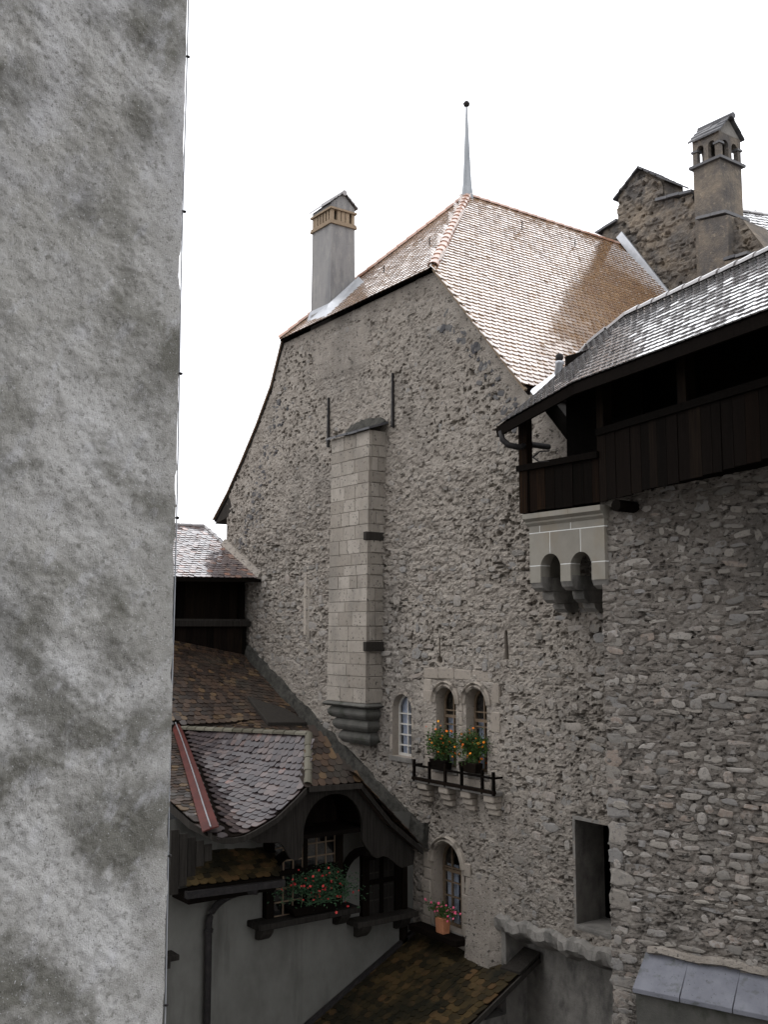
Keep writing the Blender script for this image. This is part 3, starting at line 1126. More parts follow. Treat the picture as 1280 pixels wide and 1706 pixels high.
# spire
spire = bpy.data.objects.new('spire', None)
COL.objects.link(spire)
spire.parent = bld
mb = MB()
mb.tube([AP + (0, 0, -.15), AP + (0, 0, .25), AP + (0, 0, .5), AP + (0, 0, 2.62)], [.19, .135, .115, .022], 8)
mb.build('spire_cone', 'lead', spire)
mb = MB()
mb.tube([AP + (0, 0, 2.56), AP + (0, 0, 2.60), AP + (0, 0, 2.66), AP + (0, 0, 2.72), AP + (0, 0, 2.76)], [.02, .075, .10, .06, .01], 8)
mb.build('spire_ball', 'iron', spire)

# chimney on the half hip
chim = bpy.data.objects.new('chimney', None)
COL.objects.link(chim)
chim.parent = bld
ce = PB(551, 545, 14.15)
ca1, cb0 = ce[0], 14.15
ca0, cb1 = ca1 - .92, cb0 + .74
ztop = PB(549, 374, cb0)[2]
mb = MB()
k0 = [(ca0 - .03, cb0 - .03, 6.6), (ca1 + .03, cb0 - .03, 6.6), (ca1 + .03, cb1 + .03, 6.6), (ca0 - .03, cb1 + .03, 6.6)]
k1 = [(ca0, cb0, ztop), (ca1, cb0, ztop), (ca1, cb1, ztop), (ca0, cb1, ztop)]
mb.hexa(k0, k1)
mb.build('shaft', 'chimney', chim)
mb = MB()
mb.box(ca0 - .05, ca1 + .05, cb0 - .05, cb1 + .05, ztop, ztop + .06)
mb.box(ca0 - .035, ca1 + .035, cb0 - .035, cb1 + .035, ztop + .06, ztop + .11)
mb.build('moulding', 'terracotta', chim)
mb = MB()
mb.box(ca0 - .05, ca1 + .05, cb0 - .05, cb1 + .05, ztop + .40, ztop + .45)
mb.build('moulding', 'terracotta', chim)
mb = MB()
mb.box(ca0 + .12, ca1 - .12, cb0 + .12, cb1 - .12, ztop + .11, ztop + .4)
mb.build('flue', 'interior', chim)
for fx in np.linspace(ca0, ca1 - .09, 7):
    for bb in (cb0, cb1 - .09):
        MB().box(fx, fx + (.09 if 0 < (fx - ca0) < (ca1 - ca0 - .1) else .13) * (1 if fx < ca1 - .1 else .69), bb, bb + .09, ztop + .11, ztop + .4).build('vent_pier', 'terracotta', chim)
for fy in np.linspace(cb0 + .19, cb1 - .28, 3):
    for aa in (ca0, ca1 - .09):
        MB().box(aa, aa + .09, fy, fy + .11, ztop + .11, ztop + .4).build('vent_pier', 'terracotta', chim)
zc = ztop + .45
cm = (cb0 + cb1) / 2
mb = MB()
gp = [(cb0 - .0, zc), (cb1, zc), (cb1, zc + .12), (cm, zc + .44), (cb0, zc + .12)]
mb.loft([[(ca0, y, z) for y, z in gp], [(ca1, y, z) for y, z in gp]])
mb.build('cap', 'chimney', chim)
for sgn in (-1, 1):
    for k in range(4):
        f0, f1 = k / 4, (k + 1.25) / 4
        y0, y1 = cm + sgn * (cm - cb0 + .07) * (1 - f0), cm + sgn * (cm - cb0 + .07) * (1 - min(1, f1))
        z0, z1 = zc + .10 + .36 * f0, zc + .10 + .36 * min(1, f1)
        mb = MB()
        mb.add([(ca0 - .06, y0, z0 + .045), (ca1 + .07, y0, z0 + .045), (ca1 + .07, y1, z1 + .02), (ca0 - .06, y1, z1 + .02),
                (ca0 - .06, y0, z0), (ca1 + .07, y0, z0), (ca1 + .07, y1, z1), (ca0 - .06, y1, z1)],
               [(0, 1, 2, 3), (7, 6, 5, 4), (0, 1, 5, 4), (1, 2, 6, 5), (2, 3, 7, 6), (3, 0, 4, 7)])
        mb.build('cap_tile', 'ridge_grey', chim)
mb = MB()
mb.tube([(ca0 - .06, cm, zc + .45), (ca1 + .08, cm, zc + .45)], .075, 8)
mb.build('cap_ridge', 'ridge_grey', chim)
# zinc flashing round the chimney foot
mh = (AP[2] - hl[2]) / (AP[1] - VB)
zh = lambda y: hl[2] + mh * (y - VB)
mb = MB()
mb.add([(ca1 + .04, cb0 - .3, zh(cb0 - .3) + .03), (ca1 + .30, cb0 - .3, zh(cb0 - .3) + .045), (ca1 + .30, cb1 + .1, zh(cb1 + .1) + .07), (ca1 + .04, cb1 + .1, zh(cb1 + .1) + .28), (ca1 + .04, cb0 - .1, zh(cb0) + .2)],
       [(0, 1, 2, 3, 4)])
mb.add([(ca0 - .25, cb0 - .30, zh(cb0 - .3) + .04), (ca1 + .04, cb0 - .30, zh(cb0 - .3) + .04), (ca1 + .04, cb0 - .035, zh(cb0) + .25), (ca0 - .04, cb0 - .035, zh(cb0) + .25), (ca0 - .25, cb0 + .0, zh(cb0) + .06)],
       [(0, 1, 2, 3, 4)])
mb.build('flashing', 'zinc', chim)

# ------------------------------------------------------------------ buttress-like stone chute on the gable
pil = bpy.data.objects.new('stone_chute', None)
COL.objects.link(pil)
pil.parent = bld
PD = .45                                                      # projection
PF = Frame((0, 14.0 - PD), (1, 0))
x_tl, zt = PF.st(553, 738)
x_tr, _ = PF.st(616, 722)
x_bl, zb = PF.st(544, 1166)
x_br, _ = PF.st(609, 1170)
zt += .08
mb = MB()
mb.hexa([(x_bl + .03, 14.1, zb), (x_br - .03, 14.1, zb), (x_br - .012, 14 - PD + .012, zb), (x_bl + .012, 14 - PD + .012, zb)],
        [(x_tl + .03, 14.1, zt), (x_tr - .03, 14.1, zt), (x_tr - .012, 14 - PD + .012, zt), (x_tl + .012, 14 - PD + .012, zt)])
mb.build('core', 'ashlar_joint', pil)
rngp = random.Random(12)
z = zb
row = 0
while z < zt - .1:
    hgt = min(rngp.choice([.24, .27, .3, .33]), zt - z)
    if zt - z - hgt < .12:
        hgt = zt - z
    f = (z + hgt / 2 - zb) / (zt - zb)
    l, r = x_bl + (x_tl - x_bl) * f, x_br + (x_tr - x_br) * f
    n = rngp.choice([2, 3, 3, 4])
    cuts = sorted([l + (r - l) * min(.9, max(.1, (i + rngp.uniform(-.22, .22)) / n)) for i in range(1, n)])
    e = [l] + cuts + [r]
    for i in range(n):
        MB().cham(PF, e[i] + .006, e[i + 1] - .006, z + .006, z + hgt - .006, -.08, .002 + rngp.uniform(-.004, .006), .006).build('block', 'ashlar', pil)
    sf = Frame((r, 0), (0, 1))
    m_ = rngp.choice([1, 1, 2])
    cut = 14 - PD + .08 + PD * rngp.uniform(.3, .6)
    for (y0, y1) in ([(14 - PD + .085, 14.05)] if m_ == 1 else [(14 - PD + .085, cut), (cut, 14.05)]):
        MB().cham(sf, y0 + .005, y1 - .005, z + .006, z + hgt - .006, -.08, .0 + rngp.uniform(-.008, .006), .012).build('block', 'ashlar', pil)
    z += hgt
    row += 1
# slate weathering on its top
for k in range(4):
    sl_, sr_ = x_tl - .12 + k * (x_tr - x_tl + .2) / 4, x_tl - .12 + (k + 1.08) * (x_tr - x_tl + .2) / 4
    mb = MB()
    zz = zt - .02 + rngp.uniform(-.01, .02)
    mb.hexa([(sl_, 14 - PD - .10, zz), (sr_, 14 - PD - .10, zz), (sr_, 14.05, zz + .20), (sl_, 14.05, zz + .20)],
            [(sl_, 14 - PD - .10, zz + .05), (sr_, 14 - PD - .10, zz + .05), (sr_, 14.05, zz + .26), (sl_, 14.05, zz + .26)])
    mb.build('cap_slate', 'slate', pil)
mb = MB()                                                     # mossy mortar hump above the slates
hump = []
for k in range(15):
    s = x_tl + .1 + k * (x_tr - x_tl - .05) / 14
    hh = .06 + .16 * math.sin(math.pi * k / 14) ** .6 + rngp.uniform(-.03, .05)
    hump.append([G.p(s, zt + .2, .0), G.p(s, zt + .18, .14), G.p(s, zt + .22 + hh * .5, .07), G.p(s, zt + .2 + hh, .03), G.p(s, zt + .2 + hh, -.1)])
mb.loft(hump)
mb.build('mortar_fillet', 'moss', pil)
# rolled corbel courses under the chute
def roll_ring(s0, s1, pr, z0, z1):
    pts = []
    for k in range(7):
        q = math.pi * k / 6
        pts.append((pr - .07 + .09 * math.sin(q), z0 + (z1 - z0) * k / 6))
    rings = []
    for (h, zz) in pts:
        rings.append([G.p(s0 - (h - pr), zz, -.1), G.p(s1 + (h - pr), zz, -.1), G.p(s1 + (h - pr), zz, h), G.p(s0 - (h - pr), zz, h)])
    return rings
for k, (dl, dr, pr, z0, z1, nm) in enumerate([(.06, .05, PD + .05, zb - .12, zb, 'corbel_moulding'), (-.04, -.02, PD - .02, zb - .38, zb - .12, 'corbel'),
                                            (-.14, -.06, PD - .10, zb - .66, zb - .38, 'corbel'), (-.26, -.1, PD - .20, zb - .96, zb - .66, 'corbel')]):
    mb = MB()
    mb.loft(roll_ring(x_bl - dl, x_br + dr, pr, z0, z1))
    mb.build(nm, 'parapet', pil, smooth=False)
# timber stubs
for (xl, xr, yt, yb) in [(608, 637, 885, 899), (603, 637, 1069, 1085)]:
    z0, z1 = PA(xl, yb, x_br + .1)[2], PA(xl, yt, x_br + .1)[2]
    MB().box(x_br - .02, x_br + .10, 14 - PD - .06, 14.05, z0, z1).build('timber_stub', 'wood_grey', pil, bevel=.01)
for (x, y) in [(554, 900), (549, 1077)]:
    s, t = G.st(x, y, PD * .5)
    MB().fbox(G, x_bl - .12, x_bl + .05, t - .10, t + .10, .0, PD * .6).build('timber_stub', 'iron', pil)
# iron wall anchors
for (x, y0, y1) in [(549, 663, 745), (656, 622, 712)]:
    s, t1 = G.st(x, y0)
    s2, t0 = G.st(x, y1)
    MB().hexa([G.p(s - .03, t0, .0), G.p(s + .03, t0, .0), G.p(s + .03, t0, .06), G.p(s - .03, t0, .06)],
              [G.p(s - .018, t1, .0), G.p(s + .018, t1, .0), G.p(s + .018, t1, .05), G.p(s - .018, t1, .05)]).build('wall_anchor', 'iron', bld)

# walled-up slit left of the chute
s, t1 = G.st(513, 950)
s2, t0 = G.st(511, 1058)
MB().cham(G, s - .16, s - .02, t0, t1, -.05, .03, .01).build('jamb_stone', 'trim', bld)
MB().cham(G, s, s + .13, t0 - .1, t1 - .3, -.05, .022, .01).build('jamb_stone', 'ashlar', bld)


# ------------------------------------------------------------------ windows of the gable
def arched_window(poly, depth, cols, rows, mull, curtain=(0.0, 0.8), trim_w=0.0, name='window', sill=True, transom=None):
    wn = bpy.data.objects.new(name, None)
    COL.objects.link(wn)
    wn.parent = bld
    P = np.array(poly)
    s0, t0 = P.min(0)
    s1, t1 = P.max(0)
    mb = MB()
    ring(mb, G, poly, grow(poly, .09), -depth - .1, .004)
    mb.build('reveal', 'trim', wn)
    if trim_w:
        n = len(poly)
        for k0, k1 in ((3, 6), (6, 9), (9, 12), (12, 15)):   # moulded arch stones
            k1 = min(k1, n - 1)
            inn = [poly[i] for i in range(k0 - 1, k1)] if k0 > 2 else []
            mb = MB()
            o1, o2 = grow(poly, .005), grow(poly, .14)
            rr = []
            for i in range(k0 - 1, k1 + (0 if k1 == n - 1 else 0) + (1 if k1 < n else 0)):
                a_, b_ = np.array(o1[i]), np.array(o2[i])
                rr.append([G.p(*a_, .0), G.p(*a_, .04), G.p(*(a_ * .7 + b_ * .3), .075), G.p(*(a_ * .45 + b_ * .55), .03), G.p(*(a_ * .2 + b_ * .8), .08), G.p(*b_, .05), G.p(*b_, -.02)])
            if len(rr) > 1:
                mb.loft(rr)
                mb.build('arch_stone', 'trim', wn)
    fr_in = grow(poly, -.055)
    mb = MB()
    ring(mb, G, fr_in, grow(poly, .02), -depth - .05, -depth)
    mb.build('frame', mull, wn)
    if transom:
        MB().fbox(G, s0, s1, transom - .03, transom + .03, -depth - .05, -depth + .008).build('transom', mull, wn)
    r_ = (s1 - s0) / 2
    for k in range(1, cols):
        s = s0 + (s1 - s0) * k / cols
        MB().fbox(G, s - .016, s + .016, t0, t1 - .03, -depth - .045, -depth + .004).build('mullion', mull, wn)
    for k in range(1, rows):
        t = t0 + (t1 - r_ * .6 - t0) * k / rows
        MB().fbox(G, s0, s1, t - .014, t + .014, -depth - .043, -depth + .002).build('glazing_bar', mull, wn)
    MB().prism(G, poly, -depth - .036, -depth - .03).build('pane', 'glass', wn)
    MB().prism(G, grow(poly, .25), -depth - .60, -depth - .55).build('room', 'interior', wn)
    c0, c1 = t0 + (t1 - t0) * curtain[0], t0 + (t1 - t0) * curtain[1]
    for q in (0, 1):                                          # a pair of gathered curtains
        mb = MB()
        a_, b_ = (s0 + .02, (s0 + s1) / 2 - .03) if q == 0 else ((s0 + s1) / 2 + .02, s1 - .02)
        top, bot = [], []
        for k in range(13):
            s = a_ + (b_ - a_) * k / 12
            wv = .018 * math.sin(k * 2.2)
            top.append(G.p(s, c1, -depth - .10 + wv))
            bot.append(G.p(s + (.03 if q == 0 else -.03) * (1 - k / 12), c0, -depth - .11 + wv * 1.3))
        n = 13
        mb.add(top + bot + [p + (0, .01, 0) for p in top] + [p + (0, .01, 0) for p in bot],
               [(i, i + 1, n + i + 1, n + i) for i in range(12)] + [(2 * n + i, 3 * n + i, 3 * n + i + 1, 2 * n + i + 1) for i in range(12)])
        mb.build('curtain', 'curtain', wn)
    if sill:
        MB().fbox(G, s0 - .06, s1 + .06, t0 - .10, t0 - .005, -depth, .05).build('sill', 'old_stone', wn)
    return wn


arched_window(W1, .17, 2, 5, 'mullion_white', (0.0, .92))
p2 = np.array(W2)
arched_window(W2, .21, 2, 5, 'mullion', (0.0, .62), .1, transom=p2[:, 1].min() + 1.05)
arched_window(W3, .21, 2, 5, 'mullion', (0.0, .62), .1, transom=p2[:, 1].min() + 1.02)
arched_window(W4, .24, 3, 5, 'mullion', (0.0, .70), .1, transom=np.array(W4)[:, 1].min() + 1.10)
# dressed stones round the twin windows
i = 0
rngp = random.Random(5)
for (sa, sb) in ((-17.78, min(p[0] for p in W2) - .10), (max(p[0] for p in W2) + .10, min(p[0] for p in W3) - .10), (max(p[0] for p in W3) + .10, -15.45)):
    z = -3.0
    while z < -1.45:
        hgt = rngp.uniform(.26, .42)
        a_ = sa + (rngp.uniform(-.06, .06) if i != 1 else 0)
        MB().cham(G, a_, sb + (rngp.uniform(-.05, .1) if sb == -15.45 else 0), z + .006, z + hgt - .006, -.05, .022 + rngp.uniform(-.012, .012), .015).build('dressed_block', 'trim', bld)
        z += hgt
    i += 1
for (sa, sb, za, zb_) in ((-17.8, -17.53, -1.44, -1.04), (-17.8, -17.3, -1.03, -.80), (-17.29, -16.76, -1.02, -.78), (-16.75, -16.2, -1.02, -.80), (-16.19, -15.6, -1.03, -.80), (-15.62, -15.38, -1.44, -1.04)):
    MB().cham(G, sa, sb, za, zb_, -.05, .018, .02).build('dressed_block', 'trim', bld)
# jamb stones of the lower arched window
lo4 = np.array(W4)
for (sa, sb) in ((lo4[:, 0].min() - .38, lo4[:, 0].min() - .095), (lo4[:, 0].max() + .095, lo4[:, 0].max() + .30)):
    z = lo4[:, 1].min() - .1
    while z < lo4[:, 1].max() - .3:
        hgt = rngp.uniform(.22, .36)
        MB().cham(G, sa + rngp.uniform(-.06, .06), sb, z + .006, z + hgt - .006, -.05, .03 + rngp.uniform(-.01, .012), .015).build('dressed_block', 'trim', bld)
        z += hgt
# niche and slits
mb = MB()
nd = .75
ring(mb, G, NICHE, grow(NICHE, .06), -nd, .003)
mb.build('niche_reveal', 'old_stone', bld)
MB().prism(G, grow(NICHE, .05), -nd - .05, -nd).build('niche_back', 'wood', bld)
MB().fbox(G, nb[0], nb[1], nb[2] - .02, nb[2] + .03, -nd, .02).build('niche_sill', 'old_stone', bld)
for poly in (SLIT1, SLIT2):
    mb = MB()
    ring(mb, G, poly, grow(poly, .05), -.45, .002)
    mb.build('slit_reveal', 'trim', bld)
    MB().prism(G, grow(poly, .05), -.5, -.45).build('slit_back', 'interior', bld)

# flower ledge under the twin windows
shelf = bpy.data.objects.new('flower_ledge', None)
COL.objects.link(shelf)
shelf.parent = bld
SH = Frame((0, 13.74), (1, 0))
sl0, zs0 = SH.st(687, 1299)
sl1, zs1 = SH.st(824, 1322)
zs = (zs0 + zs1) / 2
MB().fbox(G, sl0 + .02, sl1 - .02, zs - .05, zs + .03, -.02, .26).build('ledge_slab', 'old_stone', shelf, bevel=.012)
MB().fbox(G, sl0, sl1, zs + .0, zs + .06, .21, .28).build('lower_rail', 'wood', shelf)
MB().fbox(G, sl0 + .02, sl1, zs + .28, zs + .32, .225, .265).build('upper_rail', 'wood', shelf)
for x in (0.02, .22, .42, .62, .86, .985):
    s = sl0 + (sl1 - sl0) * x
    MB().fbox(G, s - .025, s + .025, zs - .03, zs + .42, .22, .27).build('post', 'wood', shelf)
for s in (sl0 + .03, sl1 - .03):
    MB().fbox(G, s - .02, s + .02, zs + .282, zs + .318, .0, .22).build('end_rail', 'wood', shelf)
for k in range(4):
    s = sl0 + .28 + k * (sl1 - sl0 - .5) / 3
    for (za, zb_, pr) in ((-.19, -.052, .23), (-.32, -.195, .17), (-.44, -.325, .11)):
        MB().fbox(G, s - .15, s + .15, zs + za, zs + zb_, -.03, pr).build('corbel', 'trim', shelf, bevel=.02)
# low wall panel behind the rail
MB().fbox(G, sl0 + .3, sl1 - .35, zs + .03, -2.98, .005, .04).build('panel', 'trim', shelf)

# ------------------------------------------------------------------ projecting latrine bay under the gallery
bay = bpy.data.objects.new('stone_bay', None)
COL.objects.link(bay)
bay.parent = bld
BD = .95
BF = Frame((0, 14.0 - BD), (1, 0))
m0, _ = BF.st(882, 900)
m1, zbt = BF.st(1003, 848)
m1 += .05
_, zbb = BF.st(945, 968)
z1j = BF.st(940, 883)[1]
z2j = BF.st(945, 939)[1]
ar = []
for (xl, xr, yt) in ((901, 934, 922), (951, 986, 919)):
    q0, _ = BF.st(xl, 950)
    q1, _ = BF.st(xr, 950)
    ar.append((q0, q1, BF.st((xl + xr) / 2, yt)[1]))
THK = .24


def bay_block(poly, proud=.0):
    MB().prism(BF, poly, -THK, proud).build('block', 'dressed', bay)


jw = .008
ztp = zbt - .16
c1 = m0 + (m1 - m0) * .15
c2 = m0 + (m1 - m0) * .57
for (sa, sb) in ((m0, c1), (c1, c2), (c2, m1)):
    bay_block([(sa + jw, z1j + jw), (sb - jw, z1j + jw), (sb - jw, ztp), (sa + jw, ztp)])
acs = [(q0 + q1) / 2 for q0, q1, _ in ar]


def arc_pts(q0, q1, zt_, z_from, side):
    """quarter of the arch from its crown down to z_from on the given side"""
    r = (q1 - q0) / 2
    c = (q0 + q1) / 2
    zc_ = zt_ - r
    pts = []
    for k in range(9):
        a_ = math.pi / 2 * (1 - k / 8)
        x = c + side * r * math.cos(a_)
        z_ = zc_ + r * math.sin(a_)
        if z_ >= z_from - 1e-6:
            pts.append((x, z_))
    if pts[-1][1] > z_from + 1e-4 and zc_ > z_from:
        pts.append((c + side * r, z_from))
    elif pts[-1][1] > z_from + 1e-4:
        dz = max(0, 1 - ((z_from - zc_) / r) ** 2) ** .5
        pts.append((c + side * r * dz, z_from))
    return pts


# middle course: three blocks parted above the arch crowns
for (left, right) in ((None, 0), (0, 1), (1, None)):
    if left is None:
        sa = [(m0 + jw, z2j + jw), (m0 + jw, z1j - jw)]
    else:
        p = arc_pts(*ar[left], z2j + jw, 1)
        sa = [(x + (jw if i == 0 else 0), z_) for i, (x, z_) in enumerate(p)][::-1] + [(acs[left] + jw, z1j - jw)]
    if right is None:
        sb = [(m1 - jw, z1j - jw), (m1 - jw, z2j + jw)]
    else:
        p = arc_pts(*ar[right], z2j + jw, -1)
        sb = [(acs[right] - jw, z1j - jw)] + [(x - (jw if i == 0 else 0), z_) for i, (x, z_) in enumerate(p)]
    bay_block(sa + sb)
for (sa, sb) in ((m0 + jw, ar[0][0]), (ar[0][1], ar[1][0]), (ar[1][1], m1 - jw)):
    bay_block([(sa, zbb), (sb, zbb), (sb, z2j - jw), (sa, z2j - jw)])
# white pointing set a little behind the faces
mb = MB()
mb.fbox(BF, m0, m1, z1j - jw, z1j + jw, -THK, -.003)
for (sa, sb) in ((m0, ar[0][0]), (ar[0][1], ar[1][0]), (ar[1][1], m1)):
    mb.fbox(BF, sa, sb, z2j - jw, z2j + jw, -THK, -.003)
for c in acs:
    mb.fbox(BF, c - jw, c + jw, ar[0][2] if c == acs[0] else ar[1][2], z1j - jw, -THK, -.003)
for c in (c1, c2):
    mb.fbox(BF, c - jw, c + jw, z1j + jw, ztp, -THK, -.003)
mb.build('pointing', 'white_joint', bay)
for (sa, sb) in ((m0 - .05, c1 + .1), (c1 + .1, c2 + .05), (c2 + .05, m1 + .02)):      # cornice under the boards
    mb = MB()
    prof = [(-THK, ztp), (.0, ztp), (.05, ztp + .05), (.05, ztp + .08), (.12, ztp + .13), (.12, zbt + .06), (-THK, zbt + .06)]
    mb.loft([[BF.p(sa + .003, z_, h) for h, z_ in prof], [BF.p(sb - .003, z_, h) for h, z_ in prof]])
    mb.build('cornice', 'dressed', bay)
mb = MB()
mb.fbox(G, m0, m0 + .2, zbb, zbt, 0, BD - THK)
mb.build('cheek', 'dressed', bay)
mb = MB()
mb.fbox(G, m0 + .2, m1, ztp, ztp + .1, -.1, BD - THK)
mb.build('bay_floor', 'old_stone', bay)
for (sa, sb) in ((m0, ar[0][0] + .02), (ar[0][1] - .02, ar[1][0] + .02), (ar[1][1] - .02, m1)):
    for (za, zb2, h) in ((-.15, .10, BD - .02), (-.36, -.155, BD - .30), (-.52, -.365, BD - .56)):
        mb = MB()
        prof = [(-.05, zbb + za), (h - .12, zbb + za), (h - .03, zbb + za + .06), (h, zbb + za + .14), (h, zbb + zb2), (-.05, zbb + zb2)]
        mb.loft([[G.p(sa + .01, z_, hh) for hh, z_ in prof], [G.p(sb - .01, z_, hh) for hh, z_ in prof]])
        mb.build('corbel', 'old_stone', bay)

# ------------------------------------------------------------------ curtain wall on the right
KC = ray(1010, 1050)
KC = KC * (17.15 / (KC @ FWD))
RW = Frame(KC, (.946, .322))
rwall = thing('curtain_wall', 'thick coursed rubble stone wall right of the tall narrow niche', 'wall')
RO = [(-.03, -10.5), (4.6, -10.5), (4.6, 3.1), (-.03, 2.5)]


def h_rw(S, T):
    f1, f2, cid = worley(S * 3.4 + fbm(S * 2, T * 2, 3) * .7, T * 6.0 + fbm(S * 2, T * 2, 4) * .8, 52)
    lump = sstep(0.02, 0.3, f2 - f1)
    pit = sstep(.59, .70, fbm(S * 8, T * 14, 61, 3))
    return .09 * (fbm(S * .5, T * .5, 62) - .5) + .05 * (fbm(S * 2, T * 2, 63) - .5) + lump * .026 + .062 * (fbm(S * 9, T * 12, 64) - .5) - .07 * pit


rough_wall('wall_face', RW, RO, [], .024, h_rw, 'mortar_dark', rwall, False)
rw_face = [c for c in rwall.children][0]
mb = MB()
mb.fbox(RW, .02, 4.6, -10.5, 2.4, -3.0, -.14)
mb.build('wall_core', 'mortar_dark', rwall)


def ok_rw(s, t, ww, hh):
    return .03 + ww * .5 < s + .12 and s < 4.4


def dep_rw(s, t, rng):
    return (rng.uniform(.004, .024) if t > -1.6 else rng.uniform(.008, .040)) * (1.3 if s > 1.4 else .8)


rs = course_stones(0.06, 3.4, -6.6, 2.7, .135, .27, 31, ok_rw, dep_rw, fill=.88, tilt=.10)
lay_stones(RW, rs, h_rw, 'stone', rw_face, 300, 15)
# quoins on the corner
z = -7.0
rngp = random.Random(8)
while z < 2.6:
    hgt = rngp.uniform(.2, .42)
    ww = rngp.uniform(.25, .55)
    mb = MB()
    V, Fc = stone_geo(np.random.default_rng(int(z * 100) + 900), ww, hgt * .95, .02, 10)
    mb.add([RW.p(-.06 + ww / 2 + p[0], z + hgt / 2 + p[1], p[2]) for p in V], [tuple(f) for f in Fc])
    mb.build('quoin', 'stone_g' if rngp.random() < .7 else 'stone', rwall)
    z += hgt

# coped ledge at the foot of the curtain wall
cop = thing('coped_parapet', 'low dark wall with sloping bluish coping slabs against the rubble wall', 'parapet')
q0, zq0 = RW.st(1065, 1577)
zcp = zq0
zcl = RW.st(1054, 1642, .42)[1]
sA = RW.st(1054, 1642, .42)[0]
cuts = [sA, RW.st(1133, 1655, .42)[0], RW.st(1221, 1668, .42)[0]]
cuts += [cuts[-1] + (cuts[2] - cuts[1]) * k for k in (1, 2)]
for k in range(len(cuts) - 1):
    mb = MB()
    a_, b_ = cuts[k] + .008, cuts[k + 1] - .008
    prof = [(-.05, zcp + .0), (.40, zcl + .02), (.44, zcl - .02), (.44, zcl - .09), (-.05, zcl - .09)]
    mb.loft([[RW.p(a_ + (.0 if k else .10 * (.44 - h) / .44 * .6), z_, h) for h, z_ in prof], [RW.p(b_ + .05 * (.4 - h), z_, h) for h, z_ in prof]])
    mb.build('coping_slab', 'coping', cop, bevel=.006)
mb = MB()
mb.fbox(RW, sA + .03, 4.6, -10.5, zcl - .092, -.05, .36)
mb.build('parapet_wall', 'parapet', cop)
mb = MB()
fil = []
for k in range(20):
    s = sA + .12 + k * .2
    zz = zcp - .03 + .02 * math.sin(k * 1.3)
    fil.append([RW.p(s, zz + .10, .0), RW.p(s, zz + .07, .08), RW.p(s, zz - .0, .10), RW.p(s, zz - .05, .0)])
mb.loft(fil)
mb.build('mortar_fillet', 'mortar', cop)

# ------------------------------------------------------------------ timber gallery on the right
gal = thing('timber_gallery', 'dark timber wall-walk gallery with wet grey tile roof above the rubble wall', 'gallery')
CG = PB(1000, 838, 13.0)
gd = np.array([.976, -.221, 0])
GF = Frame(CG, gd)
LF = Frame((0, 13.0), (1, 0))
GEND = 6.6
gz = 2.13
rngp = random.Random(21)
s = 0.0
while s < GEND:                                               # boarding of the long side
    ww = rngp.uniform(.19, .28)
    zb_ = gz + .16 * s / 4.0 + rngp.uniform(-.012, .012)
    MB().fbox(GF, s + .004, s + ww - .004, zb_, 3.27, -.03 + rngp.uniform(-.006, .004), .005 + rngp.uniform(-.006, .006)).build('board', 'wood_or' if rngp.random() < .15 else 'wood', gal)
    s += ww
s = -13.64
while s < -11.78:                                             # boarding of the short side
    ww = min(rngp.uniform(.19, .27), -11.75 - s)
    MB().fbox(LF, s + .004, s + ww - .004, gz + rngp.uniform(-.01, .01), 2.90, -.03, .004 + rngp.uniform(-.006, .006)).build('board', 'wood_or' if rngp.random() < .6 else 'wood', gal)
    s += ww
MB().fbox(LF, -13.70, -11.74, 2.88, 2.99, -.10, .06).build('handrail', 'wood', gal)
MB().fbox(GF, -.02, GEND, 3.25, 3.37, -.09, .05).build('handrail', 'wood', gal)
MB().fbox(LF, -13.66, -13.45, gz - .02, 4.0, -.12, .02 + .005).build('post', 'wood_or', gal)
for s in (0.0, 2.1, 4.2, 6.3):
    MB().fbox(GF, s - .1, s + .1, gz + .55 * s / 4.0 + .25, 4.35, -.22, -.035).build('post', 'wood', gal)
MB().fbox(LF, -13.66, -13.60, gz, 2.88, -.95, -.03).build('end_board', 'wood', gal)
mb = MB()
mb.hexa([LF.p(-13.64, gz + .02, -.04), LF.p(-11.7, gz + .02, -.04), LF.p(-11.7, gz + .02, -.98), LF.p(-13.64, gz + .02, -.98)],
        [LF.p(-13.64, gz + .1, -.04), LF.p(-11.7, gz + .1, -.04), LF.p(-11.7, gz + .1, -.98), LF.p(-13.64, gz + .1, -.98)])
mb.build('floor', 'wood', gal)
mb = MB()
mb.hexa([GF.p(-.1, gz + .06, -.04), GF.p(GEND, gz + .97, -.04), GF.p(GEND, gz + .97, -3.2), GF.p(-.1, gz + .06, -3.2)],
        [GF.p(-.1, gz + .14, -.04), GF.p(GEND, gz + 1.05, -.04), GF.p(GEND, gz + 1.05, -3.2), GF.p(-.1, gz + .14, -3.2)])
mb.build('floor', 'wood', gal)
mb = MB()
mb.fbox(GF, -1.3, GEND, gz + .9, 5.6, -1.45, -1.35)
mb.fbox(GF, GEND - .1, GEND, gz + .9, 5.4, -1.34, -.05)
mb.fbox(LF, -13.30, -11.5, gz, 5.1, -.92, -.86)
mb.build('back_boarding', 'wood', gal)
# short round joist end at the corner
p = PB(1018, 838, 12.75)
mb = MB()
mb.tube([p + (0, .12, -.03), p + (0, .6, -.03)], .10, 10)
mb.build('joist_end', 'wood', gal)
